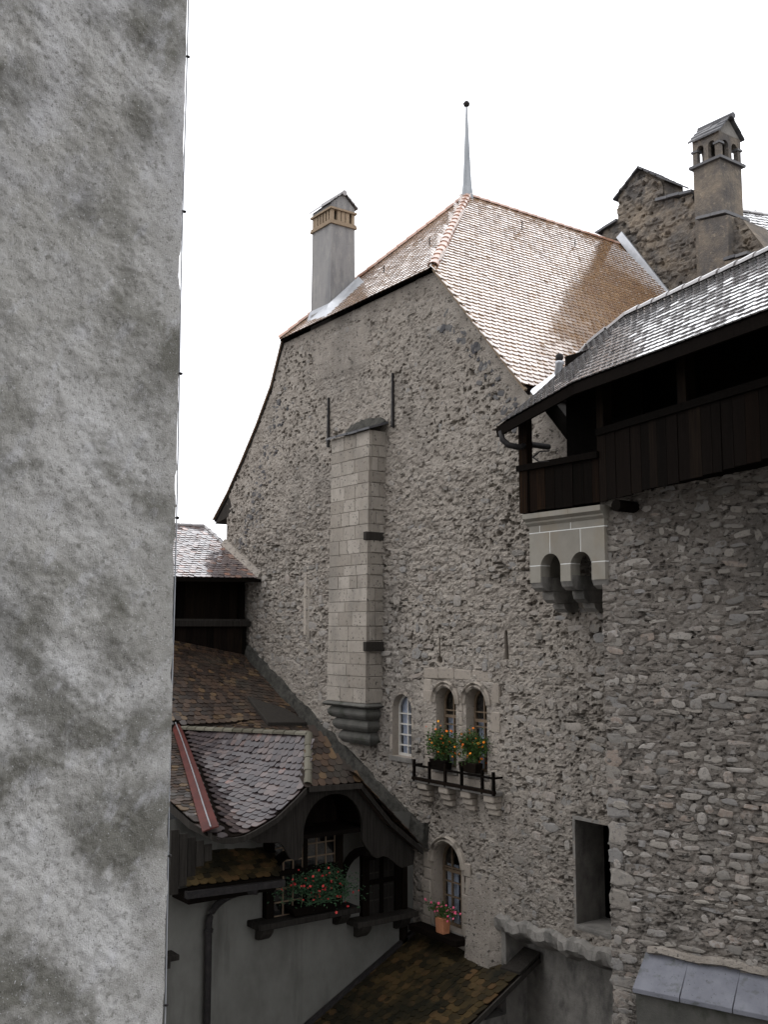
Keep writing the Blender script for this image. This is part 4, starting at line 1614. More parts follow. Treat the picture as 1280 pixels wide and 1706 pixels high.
# roof
groof = bpy.data.objects.new('gallery_roof', None)
COL.objects.link(groof)
groof.parent = gal
e1 = GF.p(.05, 4.10, .5)
e2 = GF.p(GEND + .3, 4.04, .5)
r1 = PV(1046, 520, GF.p(0, 0, -1.5), gd)
r2 = GF.p(GEND + .3, 5.75, -1.5)
r1[2] = 5.80
Sg, Lu, Lv = bilin(e1, e2, r2, r1)
vg = lambda x, y: True
tile_roof(groof, Sg, (0, Lu), (-.05, Lv), .18, .19, 'tile_gal', None, 300, seed=9, lift=.035, th=.02, tilt=.095, jit=.6)
sheet(Sg, [0, Lu], [-.02, Lv], .10, 'roof_deck', 'wood', groof)
e0 = PB(829, 711, 12.62)
r0 = PB(930, 634, 14.5)
rm = PB(985, 570, 14.9)
SgL, LuL, LvL = bilin(e0, e1, r1, r0)


def SgL2(u, v):
    P = SgL(u, v)
    a, b = u / LuL, v / LvL
    P[2] += -.28 * math.sin(math.pi * min(1, max(0, a))) * (1 - b) * .0 + .12 * math.sin(math.pi * min(1, max(0, a))) * b
    return P


tile_roof(groof, SgL2, (0, LuL), (-.05, LvL), .15, .17, 'tile_gal', None, 120, seed=10, lift=.035, th=.02, tilt=.095, jit=.6)
sheet(SgL2, list(np.linspace(0, LuL, 6)), [-.02, LvL * .5, LvL], .08, 'roof_deck', 'wood', groof)
ridge_tiles(r2 + (0, 0, .04), r1 + (0, 0, .04), groof, 'ridge_grey', .12, .42)
ridge_tiles(r1 + (0, 0, .04), SgL2(LuL * .45, LvL) + (0, 0, .04), groof, 'ridge_grey', .11, .40)
ridge_tiles(SgL2(LuL * .45, LvL) + (0, 0, .03), SgL2(0.02, LvL) + (0, 0, .03), groof, 'ridge_grey', .09, .35)
# eave fascia
for (p, q) in ((e1, e2), (e0, e1)):
    mb = MB()
    mb.beam(p - (0, 0, .11), q - (0, 0, .11), .05, .17)
    mb.build('fascia', 'wood', groof)
mb = MB()
mb.hexa([e0 - (0, 0, .1), e1 - (0, 0, .1), r1 - (0, 0, .1), r0 - (0, 0, .1)], [e0 - (0, 0, .13), e1 - (0, 0, .13), r1 - (0, 0, .13), r0 - (0, 0, .13)])
mb.build('soffit', 'wood', groof)
# gutter spout
g0 = e0 + np.array([.10, .0, -.10])
mb = MB()
pts = [g0, g0 + (.03, 0, -.16), g0 + (.14, .05, -.27), g0 + (.32, .14, -.33), PB(880, 740, 13.15), PB(915, 745, 13.7)]
mb.tube(pts, .055, 8)
mb.build('gutter_pipe', 'iron', gal, smooth=True)
# white zinc flashing and vent pipe where the gallery meets the tall roof
fl = [PB(884, 652, 13.75), PB(921, 625, 14.05), PB(926, 633, 14.0), PB(893, 664, 13.7)]
mb = MB()
mb.hexa([p - (0, 0, .0) for p in fl], [p + np.array([0, .04, .05]) for p in fl])
mb.build('flashing', 'zinc_wet', gal)
vp = PB(930, 632, 14.15)
mb = MB()
mb.tube([vp - (0, 0, .1), vp + (.04, 0, .28), vp + (.05, 0, .30), vp + (.05, 0, .34)], [.10, .075, .09, .09], 10)
mb.build('vent_pipe', 'zinc', gal, smooth=True)
mb = MB()
mb.tube([vp + (.05, 0, .34), vp + (.05, 0, .40), vp + (.05, 0, .47), vp + (.05, 0, .50)], [.05, .08, .07, .01], 10)
mb.build('vent_cowl', 'iron', gal, smooth=True)
# iron bracket on the post
bp = PB(888, 762, 12.95)
mb = MB()
mb.tube([bp, bp + (.18, 0, .08), bp + (.42, 0, .06)], .014, 6)
mb.tube([bp, bp + (.16, 0, -.10), bp + (.42, 0, -.13)], .014, 6)
mb.build('iron_bracket', 'iron', gal)
# ------------------------------------------------------------------ tower with stepped chimneys behind
tow = thing('chimney_tower', 'weathered tower wall carrying two gabled stone chimneys behind the wet roof', 'tower')
P24 = lambda x, y: T24.st(x, y)
to = [P24(996, 392), P24(1031, 371), P24(1031, 335), P24(1105, 310), P24(1107, 334), P24(1156, 322), P24(1175, 365), P24(1222, 362), (-14.0, 11.0), (-10.0, 9.6), (-10.0, 2.0), (-21.6, 2.0)]


def h_tow(S, T):
    f1, f2, cid = worley(S * 2.6, T * 4.0, 72)
    return .07 * (fbm(S * 1.2, T * 1.2, 71) - .5) + .05 * sstep(0, .3, f2 - f1) * (cid > .3) + .12 * (fbm(S * 6, T * 8, 73) - .5) - .10 * sstep(.58, .66, fbm(S * 5, T * 7, 74, 3))


to_in = [P24(996, 392), P24(1031, 371), P24(1031, 319), P24(1066, 284), P24(1104, 304), P24(1105, 336), P24(1156, 324), P24(1160, 368), P24(1232, 362), (-14.9, 9.0), (-14.9, 2.0), (-21.6, 2.0)]
rough_wall('tower_wall', T24, to_in, [], .04, h_tow, 'tower', tow, False)
mb = MB()
mb.prism(T24, [(p[0] + .02, p[1] - .05) for p in to_in[:2] + [P24(1031, 352), P24(1105, 338)] + to_in[6:]], -1.2, -.12)
mb.build('wall_core', 'tower', tow)


def tslab(x0, y0, x1, y1, h0=-1.0, h1=.16, th=.09, n=3, nm='coping_stone'):
    a_, b_ = np.array(P24(x0, y0)), np.array(P24(x1, y1))
    for k in range(n):
        p, q = a_ + (b_ - a_) * k / n, a_ + (b_ - a_) * (k + .97) / n
        j = random.uniform(-.02, .02)
        mb = MB()
        mb.hexa([T24.p(p[0], p[1] + j, h1), T24.p(q[0], q[1] + j, h1), T24.p(q[0], q[1] + j, h0), T24.p(p[0], p[1] + j, h0)],
                [T24.p(p[0], p[1] + th + j, h1 - .02), T24.p(q[0], q[1] + th + j, h1 - .02), T24.p(q[0], q[1] + th + j, h0), T24.p(p[0], p[1] + th + j, h0)])
        mb.build(nm, 'slate', tow)


tslab(996, 392, 1032, 370, n=3)
tslab(1097, 338, 1158, 322, n=3)
tslab(1172, 372, 1222, 360, -.8, .35, n=2)
tslab(1218, 440, 1258, 427, -.6, .35, n=2)
MB().prism(T24, [P24(1175, 372), P24(1224, 362), P24(1224, 470), P24(1175, 470)], -1.0, .28).build('buttress', 'tower', tow)
MB().prism(T24, [P24(1220, 440), P24(1262, 430), P24(1262, 500), P24(1220, 500)], -1.0, .32).build('buttress', 'tower', tow)

# left chimney: gable towards the yard
ch1 = bpy.data.objects.new('gabled_chimney', None)
COL.objects.link(ch1)
ch1.parent = tow
sL, tB = P24(1030, 372)
sR, _ = P24(1104, 340)
tE = P24(1030, 326)[1]
tE2 = P24(1104, 300)[1]
tP = P24(1065, 281)[1]
sP = P24(1066, 281)[0]
te = (tE + tE2) / 2 - .0
mb = MB()
mb.prism(T24, [(sL + .02, tB - .3), (sR - .001, tB - .3), (sR - .001, te + .0), (sP, tP + .0), (sL + .02, te + .0)], -1.0, -.12)
mb.build('chimney_body', 'tower', ch1)
for (pa, pb, n) in (((sL - .10, te - .08), (sP + .02, tP + .0), 4), ((sR + .12, te - .10), (sP - .02, tP + .0), 4)):
    pa, pb = np.array(pa), np.array(pb)
    for k in range(n):
        p, q = pa + (pb - pa) * k / n, pa + (pb - pa) * min(1.0, (k + 1.2) / n)
        mb = MB()
        mb.hexa([T24.p(p[0], p[1], .10), T24.p(q[0], q[1], .10), T24.p(q[0], q[1], -1.12), T24.p(p[0], p[1], -1.12)],
                [T24.p(p[0], p[1] + .06, .10), T24.p(q[0], q[1] + .04, .10), T24.p(q[0], q[1] + .04, -1.12), T24.p(p[0], p[1] + .06, -1.12)])
        mb.build('roof_slab', 'slate', ch1)

# right chimney: taller, arcaded lantern, gable end to the right
ch2 = bpy.data.objects.new('arcaded_chimney', None)
COL.objects.link(ch2)
ch2.parent = tow
b0 = 23.9
CF = Frame((0, b0), (1, 0))
l2, _ = CF.st(1156, 300)
r2_, z2b = CF.st(1201, 300)
zs1 = CF.st(1201, 264)[1]                                     # top of shaft
zs2 = CF.st(1201, 216)[1]                                     # top of lantern
dpt = 1.0
mb = MB()
mb.box(l2, r2_, b0, b0 + dpt, 9.0, zs1)
mb.build('shaft', 'tower', ch2)
mb = MB()
mb.box(l2 - .09, r2_ + .09, b0 - .09, b0 + dpt + .09, zs1, zs1 + .08)
mb.build('moulding', 'slate', ch2)
zmid = zs1 + .08
wA, hA = (r2_ - l2), zs2 - zmid
for fr_, ln in ((Frame((l2, b0), (1, 0)), wA), (Frame((r2_, b0), (0, 1)), dpt), (Frame((r2_, b0 + dpt), (-1, 0)), wA), (Frame((l2, b0 + dpt), (0, -1)), dpt)):
    pr = .15
    ow = (ln - 3 * pr) / 2
    for k in range(2):                                       # two arches a side, built from pier to crown
        x0 = pr + k * (ow + pr)
        c, r = x0 + ow / 2, ow / 2
        ts = zs2 - .20 - r
        left = [(x0 - pr * .5 if k else 0, zmid), (x0, zmid)] + [(c - r * math.cos(math.pi / 2 * i / 6), ts + r * math.sin(math.pi / 2 * i / 6)) for i in range(7)] + [(c, zs2), (x0 - pr * .5 if k else 0, zs2)]
        xe = ln if k else x0 + ow + pr * .5
        right = [(x0 + ow, zmid), (xe, zmid), (xe, zs2), (c, zs2)] + [(c + r * math.sin(math.pi / 2 * i / 6), ts + r * math.cos(math.pi / 2 * i / 6)) for i in range(7)]
        for poly in (left, right):
            off = .0 if abs(fr_.s[0]) > .5 else .005
            poly = [(min(max(q[0], off), ln - off), q[1]) for q in poly]
            MB().prism(fr_, poly, -.14 + off * 2, -off - .001 * k).build('arcade', 'tower', ch2)
for (za, e_) in ((zmid + hA * .52, .035),):
    for (aa, bb) in ((l2, b0), (r2_ - .15, b0), (l2, b0 + dpt - .15), (r2_ - .15, b0 + dpt - .15)):
        MB().box(aa - e_, aa + .15 + e_, bb - e_, bb + .15 + e_, za, za + .06).build('capital', 'slate', ch2)
yc = b0 + dpt / 2
zr2 = zs2 + .56
mb = MB()
gp = [(b0 - .02, zs2), (b0 + dpt + .02, zs2), (yc, zr2 - .08)]
mb.loft([[(l2 + .02, y, z_) for y, z_ in gp], [(r2_ - .02, y, z_) for y, z_ in gp]])
mb.build('gable', 'old_stone', ch2)
for sg in (-1, 1):
    for k in range(4):
        for j in range(4):
            f0, f1 = k / 4, min(1, (k + 1.25) / 4)
            hw = dpt / 2 + .08
            a_, b_ = l2 - .10 + j * (wA + .2) / 4, l2 - .10 + (j + .98) * (wA + .2) / 4
            y0, y1 = yc + sg * hw * (1 - f0), yc + sg * hw * (1 - f1)
            z0, z1 = zs2 - .04 + (zr2 - zs2 + .04) * f0, zs2 - .04 + (zr2 - zs2 + .04) * f1
            jz = random.uniform(-.015, .015)
            mb = MB()
            mb.hexa([(a_, y0, z0 + jz), (b_, y0, z0 + jz), (b_, y1, z1 + jz), (a_, y1, z1 + jz)], [(a_, y0, z0 + .06 + jz), (b_, y0, z0 + .06 + jz), (b_, y1, z1 + .03 + jz), (a_, y1, z1 + .03 + jz)])
            mb.build('roof_slab', 'slate', ch2)
mb = MB()
mb.tube([(l2 - .12, yc, zr2 - .02), (r2_ + .16, yc, zr2 - .02)], .09, 8)
mb.build('cap_ridge', 'slate', ch2)
# flashing where the tall roof meets the tower
mb = MB()
f0, f1 = PB(1033, 392, 23.85), PB(1118, 500, 23.85)
mb.beam(f0, f1, .24, .10, (0, -1, 0.2))
mb.build('flashing', 'zinc', tow)
# roof of the tower at the right
troof = bpy.data.objects.new('tower_roof', None)
COL.objects.link(troof)
troof.parent = tow
p01, p11 = PB(1225, 352, 25.2), PB(1330, 368, 27.5)
p00, p10 = p01 + np.array([2.3, -.3, -2.6]), p11 + np.array([2.3, -.3, -2.6])
St, Lut, Lvt = bilin(p00, p10, p11, p01)
tile_roof(troof, St, (0, Lut), (0, Lvt), .17, .19, 'tile_gal', None, 300, seed=13, th=.02)
sheet(St, [0, Lut], [0, Lvt], .1, 'roof_deck', 'wood', troof)
ridge_tiles(p11, p01, troof, 'ridge_grey', .1, .4)

# ------------------------------------------------------------------ the house in the corner (left)
hs_ = thing('corner_house', 'plastered house with sweeping curved tile roof and arched timber dormer', 'house')
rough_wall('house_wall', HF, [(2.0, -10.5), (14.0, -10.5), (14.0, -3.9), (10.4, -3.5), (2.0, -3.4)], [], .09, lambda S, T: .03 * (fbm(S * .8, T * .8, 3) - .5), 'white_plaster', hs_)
mb = MB()
mb.fbox(HF, 2.0, 13.99, -10.5, -4.2, -6, -.05)
mb.build('wall_core', 'interior', hs_)
# main slope
mroof = bpy.data.objects.new('roof', None)
COL.objects.link(mroof)
mroof.parent = hs_


def z_main(a, b):
    ztop_ = -.74 + (14 - b) * .19                            # foot of the timber gallery, falling towards the gable
    z1 = -2.25                                               # at a = -22.4
    zl = np.interp(a, [-25.7, -22.4, -17.0], [ztop_, z1 - .02, -3.56])
    zg = np.interp(a, [-25.7, -18.0], [ztop_, -4.55])
    w_ = float(sstep(11.6, 13.2, np.array([b]))[0])
    return zl * (1 - w_) + zg * w_


def S_main(u, v):                                            # u = Y, v from the eave upwards (metres of plan run)
    a = -17.0 - v * .915
    return np.array([a, u, z_main(a, u)])


def ridge_at(a):
    q = (a + 22.6) / 4.9
    return 10.50 + .58 * q, -2.28 + .22 * q


def valley_at(a):
    q = min(1.0, max(0.0, (a + 22.6) / 5.6))
    return 10.42 - 1.87 * q, -2.26 - 1.32 * q ** 1.15


def keep_main(P, u, v):
    a, b = P[0], P[1]
    if a > -18.0 and b > 11.5:
        return False
    if a > -22.6:
        bv, _ = valley_at(a)
        br, _ = ridge_at(a)
        if b > bv + .02 and b < br:
            return False
        if b < 8.5:
            return False
        if b >= br and P[2] < ridge_at(a)[1] - (b - br) * .62 - .05:
            return False
    return True


tile_roof(mroof, S_main, (6.8, 13.95), (0.0, 9.5), .15, .165, 'tile_old', keep_main, 300, seed=17, view=lambda x, y: x > 280, jit=1.6)
sheet(S_main, list(np.linspace(6.8, 13.95, 14)), [6.1, 7.5, 9.5], .07, 'roof_deck', 'wood', mroof)
sheet(lambda u, v: S_main(8.5 + (min(valley_at(-17.0 - v * .915)[0], 10.6) + .03 - 8.5) * u, v), [0, .25, .5, .75, 1], [0.05, 1.2, 2.4, 4, 5.2, 6.1], .06, 'roof_deck', 'wood', mroof)
sheet(lambda u, v: S_main(10.75 + 3.2 * u, v), [0, .25, .5, .75, 1], [5.0, 5.6, 6.1], .06, 'roof_deck', 'wood', mroof)
sheet(lambda u, v: S_main(12.3 + 1.65 * u, v), [0, .5, 1], [1.4, 2.4, 4, 5.0], .06, 'roof_deck', 'wood', mroof)

# dormer slope with its sweeping foot
droof = bpy.data.objects.new('dormer_roof', None)
COL.objects.link(droof)
droof.parent = hs_
GX, GY = [0, .11, .23, .36, .5, .64, .77, .9, 1.0], [0, .29, .56, .74, .90, 1.0, 1.07, 1.06, 1.0]


def slice_at(a):
    br, zr = ridge_at(a)
    bv, zv = valley_at(a)
    d = np.linspace(0, 1, 25)
    gq = np.interp(d, GX, GY)
    return br + (bv - br) * d, zr + (zv - zr) * gq


def S_dorm(u, v):                                            # u = X, v = minus the distance down from the ridge
    b_, z_ = slice_at(u)
    L_ = np.concatenate([[0], np.cumsum(np.hypot(np.diff(b_), np.diff(z_)))])
    s = -v
    if s > L_[-1]:
        e_ = s - L_[-1]
        return np.array([u, b_[-1] - e_ * .9, z_[-1] + e_ * .1])
    if s < 0:
        return np.array([u, b_[0] - s * .6, z_[0] - s * .8])
    return np.array([u, np.interp(s, L_, b_), np.interp(s, L_, z_)])


HA0, HA1 = -17.78, -17.0                                     # half hip of the dormer
hcL, hcR = np.array([HA1, 10.56, -2.90]), np.array([HA1, 11.77, -2.94])
rF = np.array([HA0, *ridge_at(HA0)])


def keep_dorm(P, u, v):
    if u < -22.6:
        return False
    b_, z_ = slice_at(u)
    L_ = np.sum(np.hypot(np.diff(b_), np.diff(z_)))
    if -v > L_ - .10:
        return False
    if u > HA0:
        zh_ = rF[2] + (hcL[2] - rF[2]) * (u - HA0) / (HA1 - HA0)
        if P[2] > zh_ - .07:
            return False
    return -v > 0.1


tile_roof(droof, S_dorm, (-22.6, -17.0), (-3.35, -.02), .142, .165, 'tile_dorm', keep_dorm, 300, seed=18, jit=1.5)
mb = MB()                                                    # deck
us = np.linspace(-22.55, -17.02, 16)
rr = []
for u in us:
    b_, z_ = slice_at(u)
    if u > HA0:
        z_ = np.minimum(z_, rF[2] + (hcL[2] - rF[2]) * (u - HA0) / (HA1 - HA0))
    rr.append([np.array([u, b_[i], z_[i] + .005]) for i in range(0, 25, 2)] + [np.array([u, b_[i], z_[i] - .08]) for i in range(24, -1, -2)])
mb.loft(rr)
mb.build('roof_deck', 'wood', droof)
# half hip
mid = (hcL + hcR) / 2
hv2 = rF - mid
hv2[1] = 0
Lh2 = np.linalg.norm(hv2)


def S_hip2(u, v):
    return mid + hv2 * (v / Lh2) + np.array([0, u, 0])


tile_roof(droof, S_hip2, (-.62, .62), (-.05, Lh2), .142, .165, 'tile_old', lambda P, u, v: abs(u) < .62 * (1 - v / Lh2) + .02, 60, seed=19)
mb = MB()
mb.add([hcL, hcR, rF, hcL - (0, 0, .08), hcR - (0, 0, .08), rF - (0, 0, .1)], [(0, 1, 2), (5, 4, 3), (0, 1, 4, 3), (1, 2, 5, 4), (2, 0, 3, 5)])
mb.build('hip_deck', 'wood', droof)
ridge_tiles(hcL + (0, 0, .03), rF + (0, 0, .03), droof, 'ridge_moss', .08, .3, 'hip_tile')
rB = np.array([-22.5, *ridge_at(-22.5)])
ridge_tiles(rF + (0, 0, .02), rB + (0, 0, .02), droof, 'ridge_moss', .085, .36)
# far slope of the dormer
rv = [np.array([-17.02, 11.77, -2.96]), np.array([-17.02, 12.5, -3.75]), np.array([-17.02, 13.3, -4.38])]
mb = MB()
rings = []
for q in range(3):
    back = np.array([-21.5 + .9 * q, 11.0 + q * 1.2, -2.5 - q * .75])
    rings.append([rv[q], back, back - (0, 0, .1), rv[q] - (0, 0, .1)])
rings.insert(0, [rF, rB, rB - (0, 0, .1), rF - (0, 0, .1)])
mb.loft(rings)
mb.build('far_slope', 'tile_old', droof)
Sf, Luf, Lvf = bilin(np.array([-17.02, 13.3, -4.36]), np.array([-19.5, 13.4, -4.0]), np.array([-19.0, 11.5, -2.6]), np.array([-17.02, 11.8, -2.96]))
tile_roof(droof, Sf, (0, Luf), (0, Lvf), .15, .165, 'tile_old', None, 0, seed=20)
# copper valley
cv = bpy.data.objects.new('valley_flashing', None)
mb = MB()
lft, ctr2, rgt = [], [], []
for k in range(9):
    a = -22.6 + 5.62 * k / 8
    bv, zv = valley_at(a)
    wq = .10 + .06 * k / 8
    lft.append(np.array([a, bv - wq, zv + .07]))
    ctr2.append(np.array([a, bv + .0, zv + .115]))
    rgt.append(np.array([a, bv + wq, zv + .10 + .03 * k / 8]))
rr = [[l_, c_, r_, r_ - (0, 0, .02), c_ - (0, 0, .03), l_ - (0, 0, .02)] for l_, c_, r_ in zip(lft, ctr2, rgt)]
mb.loft(rr)
mb.build('valley_flashing', 'copper', hs_)
bpy.data.objects.remove(cv)
mb = MB()
mb.tube([c_ + (0, 0, .02) for c_ in ctr2], .014, 6)
mb.build('flashing_seam', 'zinc', hs_)
# verge boards of the sweeping roof
def verge_board(pts, ht, m, nm='barge_board', th=.05, a=None):
    mb = MB()
    mb.loft([[p + np.array([.02, 0, .0]), p + np.array([.02 + th, 0, .0]), p + np.array([.02 + th, 0, -h]), p + np.array([.02, 0, -h])] for p, h in zip(pts, ht)])
    mb.build(nm, m, hs_)


b_, z_ = slice_at(-17.0)
vpts = [np.array([-17.0, b_[i], z_[i] - .0]) for i in range(6, 25, 2)]
verge_board(vpts, [.10] * len(vpts), 'wood_grey')
verge_board([np.array([-17.0, 8.55, -3.55]), np.array([-17.6, 8.42, -3.42]), np.array([-19.0, 8.38, -3.08]), np.array([-20.5, 8.36, -2.75])], [.12, .14, .14, .14], 'wood_grey')
verge_board(rv, [.12] * 3, 'wood_grey')
verge_board([hcL + (.02, 0, -.02), hcR + (.02, 0, -.02)], [.10, .10], 'wood_grey')
# arched timber front of the dormer
AF = Frame((-17.22, 0), (0, 1))
cx_, rad = 11.26, .68
zsp = -3.82
outer = [(b_[i], z_[i] - .1) for i in range(17, 5, -1)] + [(10.6, -3.0), (11.16, -3.02), (11.75, -3.04), (12.5, -3.85), (13.25, -4.46)]
outer = np.array(outer)
dist = np.concatenate([[0], np.cumsum(np.hypot(*np.diff(outer, axis=0).T))])
inner_raw = [(9.62, -3.88), (10.1, -3.92), (10.3, -4.25), (10.50, -4.32), (cx_ - rad, zsp - .25)] + [(cx_ - rad * math.cos(math.pi * k / 12), zsp + rad * math.sin(math.pi * k / 12)) for k in range(13)] + [(cx_ + rad, zsp - .3), (12.25, -4.5), (12.5, -4.45), (12.9, -4.75), (13.2, -4.72)]
inner_raw = np.array(inner_raw)
di = np.concatenate([[0], np.cumsum(np.hypot(*np.diff(inner_raw, axis=0).T))])
N = 40
oo = np.stack([np.interp(np.linspace(0, 1, N), dist / dist[-1], outer[:, k]) for k in (0, 1)], -1)
ii = np.stack([np.interp(np.linspace(0, 1, N), di / di[-1], inner_raw[:, k]) for k in (0, 1)], -1)
mb = MB()
mb.loft([[AF.p(*o_, 0), AF.p(*o_, .06), AF.p(*i_, .06), AF.p(*i_, 0)] for o_, i_ in zip(oo, ii)])
mb.build('arched_timber_front', 'wood_grey', hs_)
mb = MB()                                                    # barrel soffit behind the arch
mb.loft([[AF.p(cx_ - (rad + .05) * math.cos(math.pi * k / 12), zsp + (rad + .05) * math.sin(math.pi * k / 12), .0), AF.p(cx_ - (rad + .05) * math.cos(math.pi * k / 12), zsp + (rad + .05) * math.sin(math.pi * k / 12), -.95),
          AF.p(cx_ - (rad + .12) * math.cos(math.pi * k / 12), zsp + (rad + .12) * math.sin(math.pi * k / 12), -.95), AF.p(cx_ - (rad + .12) * math.cos(math.pi * k / 12), zsp + (rad + .12) * math.sin(math.pi * k / 12), .0)] for k in range(13)])
mb.build('arch_soffit', 'wood', hs_)
for k in range(8):
    y0 = 10.38 + k * .21
    MB().fbox(HF, y0, y0 + .205, -3.97, -3.02, .03, .06 + .004 * (k % 2)).build('gable_board', 'wood', hs_)
mb = MB()
mb.fbox(HF, 9.9, 12.9, -3.95, -3.87, -.05, .95)
mb.build('soffit', 'wood', hs_)
# curved brackets
for (y0, z0) in ((10.45, -4.3), (12.15, -4.45)):
    mb = MB()
    rr = []
    for k in range(8):
        q = math.pi / 2 * k / 7
        x0 = A0 + .02 + .95 * (1 - math.cos(q))
        z1 = z0 - .75 + .85 * math.sin(q)
        rr.append([(x0, y0 - .06, z1 - .08), (x0, y0 + .06, z1 - .08), (x0, y0 + .06, z1 + .08), (x0, y0 - .06, z1 + .08)])
    mb.loft(rr)
    mb.build('bracket', 'wood', hs_)
# left neighbouring gable timber, weathered boards
for k in range(5):
    y0 = 7.9 + k * .16
    zt_ = -3.45 - .16 * k * .5
    MB().fbox(AF, y0, y0 + .15, -4.55 + .12 * k + random.uniform(-.05, .05), zt_ - .02, 0, .03).build('timber_board', 'wood_grey', hs_)
# pent roof strip on the facade
pent = bpy.data.objects.new('pent_roof', None)
COL.objects.link(pent)
pent.parent = hs_
Sp, Lup, Lvp = bilin((-17.45, 8.35, -4.55), (-17.45, 10.25, -4.62), (-18.15, 10.45, -4.28), (-18.15, 8.65, -4.15))
tile_roof(pent, Sp, (0, Lup), (0, Lvp), .14, .165, 'tile_moss', None, 100, seed=22, jit=2)
sheet(Sp, [0, Lup], [-.02, Lvp], .07, 'deck', 'wood', pent)
mb = MB()
mb.beam((-17.40, 8.3, -4.66), (-17.40, 10.3, -4.72), .12, .12)
mb.build('gutter', 'iron', pent)
mb = MB()
mb.box(A0, -17.5, 8.4, 10.2, -4.86, -4.74)
mb.build('pent_soffit', 'wood', pent)
# drain pipe
dp = []
for k in range(15):
    q = math.pi / 2 * k / 14
    dp.append((-17.42 - .66 * math.sin(q), 9.75 - .65 * math.sin(q), -4.80 - .62 * (1 - math.cos(q))))
dp += [(-18.08, 9.10, -5.6), (-18.08, 9.10, -10.4)]
mb = MB()
mb.tube(dp, .065, 10)
mb.build('drain_pipe', 'iron', hs_, smooth=True)
for z_ in (-5.55, -7.4):
    mb = MB()
    mb.tube([(-18.08, 9.10, z_ - .03), (-18.08, 9.10, z_ + .03)], .085, 10)
    mb.build('pipe_collar', 'iron', hs_)


# bay window
def house_window(y0, y1, z0, z1, h, cols, rows, transom, sill, curtain, m='mullion', nm='window'):
    wn = bpy.data.objects.new(nm, None)
    COL.objects.link(wn)
    wn.parent = hs_
    MB().fbox(HF, y0, y1, z0, z1, .02, .06).build('room', 'interior', wn)
    for (a_, b2, c_, d_) in ((y0 - .12, y0 + .05, z0, z1), (y1 - .05, y1 + .12, z0, z1), (y0 - .12, y1 + .12, z1, z1 + .12)):
        MB().fbox(HF, a_, b2, c_, d_, -.02, h + .05).build('frame', 'wood', wn)
    ym = (y0 + y1) / 2
    MB().fbox(HF, ym - .05, ym + .05, z0, z1, .06, h + .03).build('centre_post', 'wood', wn)
    MB().fbox(HF, y0, y1, transom - .05, transom + .05, .06, h + .035).build('transom', 'wood', wn)
    for (ya, yb) in ((y0 + .05, ym - .05), (ym + .05, y1 - .05)):
        for k in range(cols + 1):
            y = ya + (yb - ya) * k / cols
            MB().fbox(HF, y - .014, y + .014, z0, z1, h - .02, h + .01).build('mullion', m, wn)
        for k in range(rows + 1):
            z_ = z0 + (z1 - z0) * k / rows
            MB().fbox(HF, ya, yb, z_ - .013, z_ + .013, h - .018, h + .008).build('glazing_bar', m, wn)
        MB().fbox(HF, ya, yb, z0, z1, h - .008, h - .003).build('pane', 'glass', wn)
        if curtain:
            mb = MB()
            t_, b3 = [], []
            for k in range(15):
                y = ya + (yb - ya) * k / 14
                t_.append(HF.p(y, transom - .02, h - .08 + .016 * math.sin(k * 2.1)))
                b3.append(HF.p(y, z0 + .02, h - .08 + .022 * math.sin(k * 2.1)))
            mb.add(t_ + b3, [(i, i + 1, 16 + i, 15 + i) for i in range(14)])
            mb.build('curtain', 'curtain', wn)
    if sill:
        MB().fbox(HF, y0 - .45, y1 + .35, z0 - .12, z0 - .005, -.02, h + .36).build('sill', 'wood_grey', wn, bevel=.012)
        for y in (y0 - .15, y1 + .1):
            mb = MB()
            rr = []
            for k in range(5):
                q = k / 4
                hh = .32 - .2 * q ** 2
                rr.append([HF.p(y - .12, z0 - .12 - .26 * q, -.02), HF.p(y + .12, z0 - .12 - .26 * q, -.02), HF.p(y + .12, z0 - .12 - .26 * q, hh), HF.p(y - .12, z0 - .12 - .26 * q, hh)])
            mb.loft(rr)
            mb.build('sill_corbel', 'wood_grey', wn)
    return wn


house_window(10.42, 11.95, -5.52, -3.98, .12, 3, 6, -4.72, True, True)
house_window(12.72, 13.48, -5.85, -4.75, .06, 2, 4, -5.2, True, False, 'wood_grey')
MB().fbox(HF, 6.9, 8.42, -5.90, -5.80, -.02, .34).build('window_sill', 'wood_grey', hs_, bevel=.01)
MB().fbox(HF, 6.9, 8.30, -6.05, -5.902, -.02, .22).build('sill_corbel', 'wood_grey', hs_)
MB().fbox(HF, 13.62, 13.75, -7.0, -4.6, .0, .13).build('corner_post', 'wood', hs_)
# zinc strip along the lean-to
# roof hatch on the main slope
hp = []
for (x, y) in ((412, 1168), (478, 1189), (512, 1212), (446, 1212)):
    r = ray(x, y)
    lo_, hi_ = 18.0, 32.0
    for _ in range(40):
        m_ = (lo_ + hi_) / 2
        p = r * m_
        if p[2] - z_main(p[0], min(14, p[1])) > 0:
            lo_ = m_
        else:
            hi_ = m_
    hp.append(r * lo_)
mb = MB()
mb.hexa([p - (0, 0, .05) for p in hp], [p + (0, 0, .13) for p in hp])
mb.build('roof_hatch', 'wood_grey', hs_, bevel=.01)
# mortar fillet where the roof meets the gable
mb = MB()
rr = []
rngp = random.Random(2)
for k in range(30):
    a = -25.9 + 8.2 * k / 29
    z_ = z_main(a, 13.9) + .05
    w_ = .18 + rngp.uniform(-.04, .06)
    rr.append([np.array([a, 14.02, z_ - .1]), np.array([a, 14.02 - w_, z_ - .05]), np.array([a, 14.02 - w_ * .8, z_ + .05]), np.array([a, 13.93, z_ + .24 + .14 * k / 29 + rngp.uniform(-.06, .09)]), np.array([a, 14.05, z_ + .28 + .14 * k / 29])])
mb.loft(rr)
mb.build('mortar_fillet', 'moss', hs_)

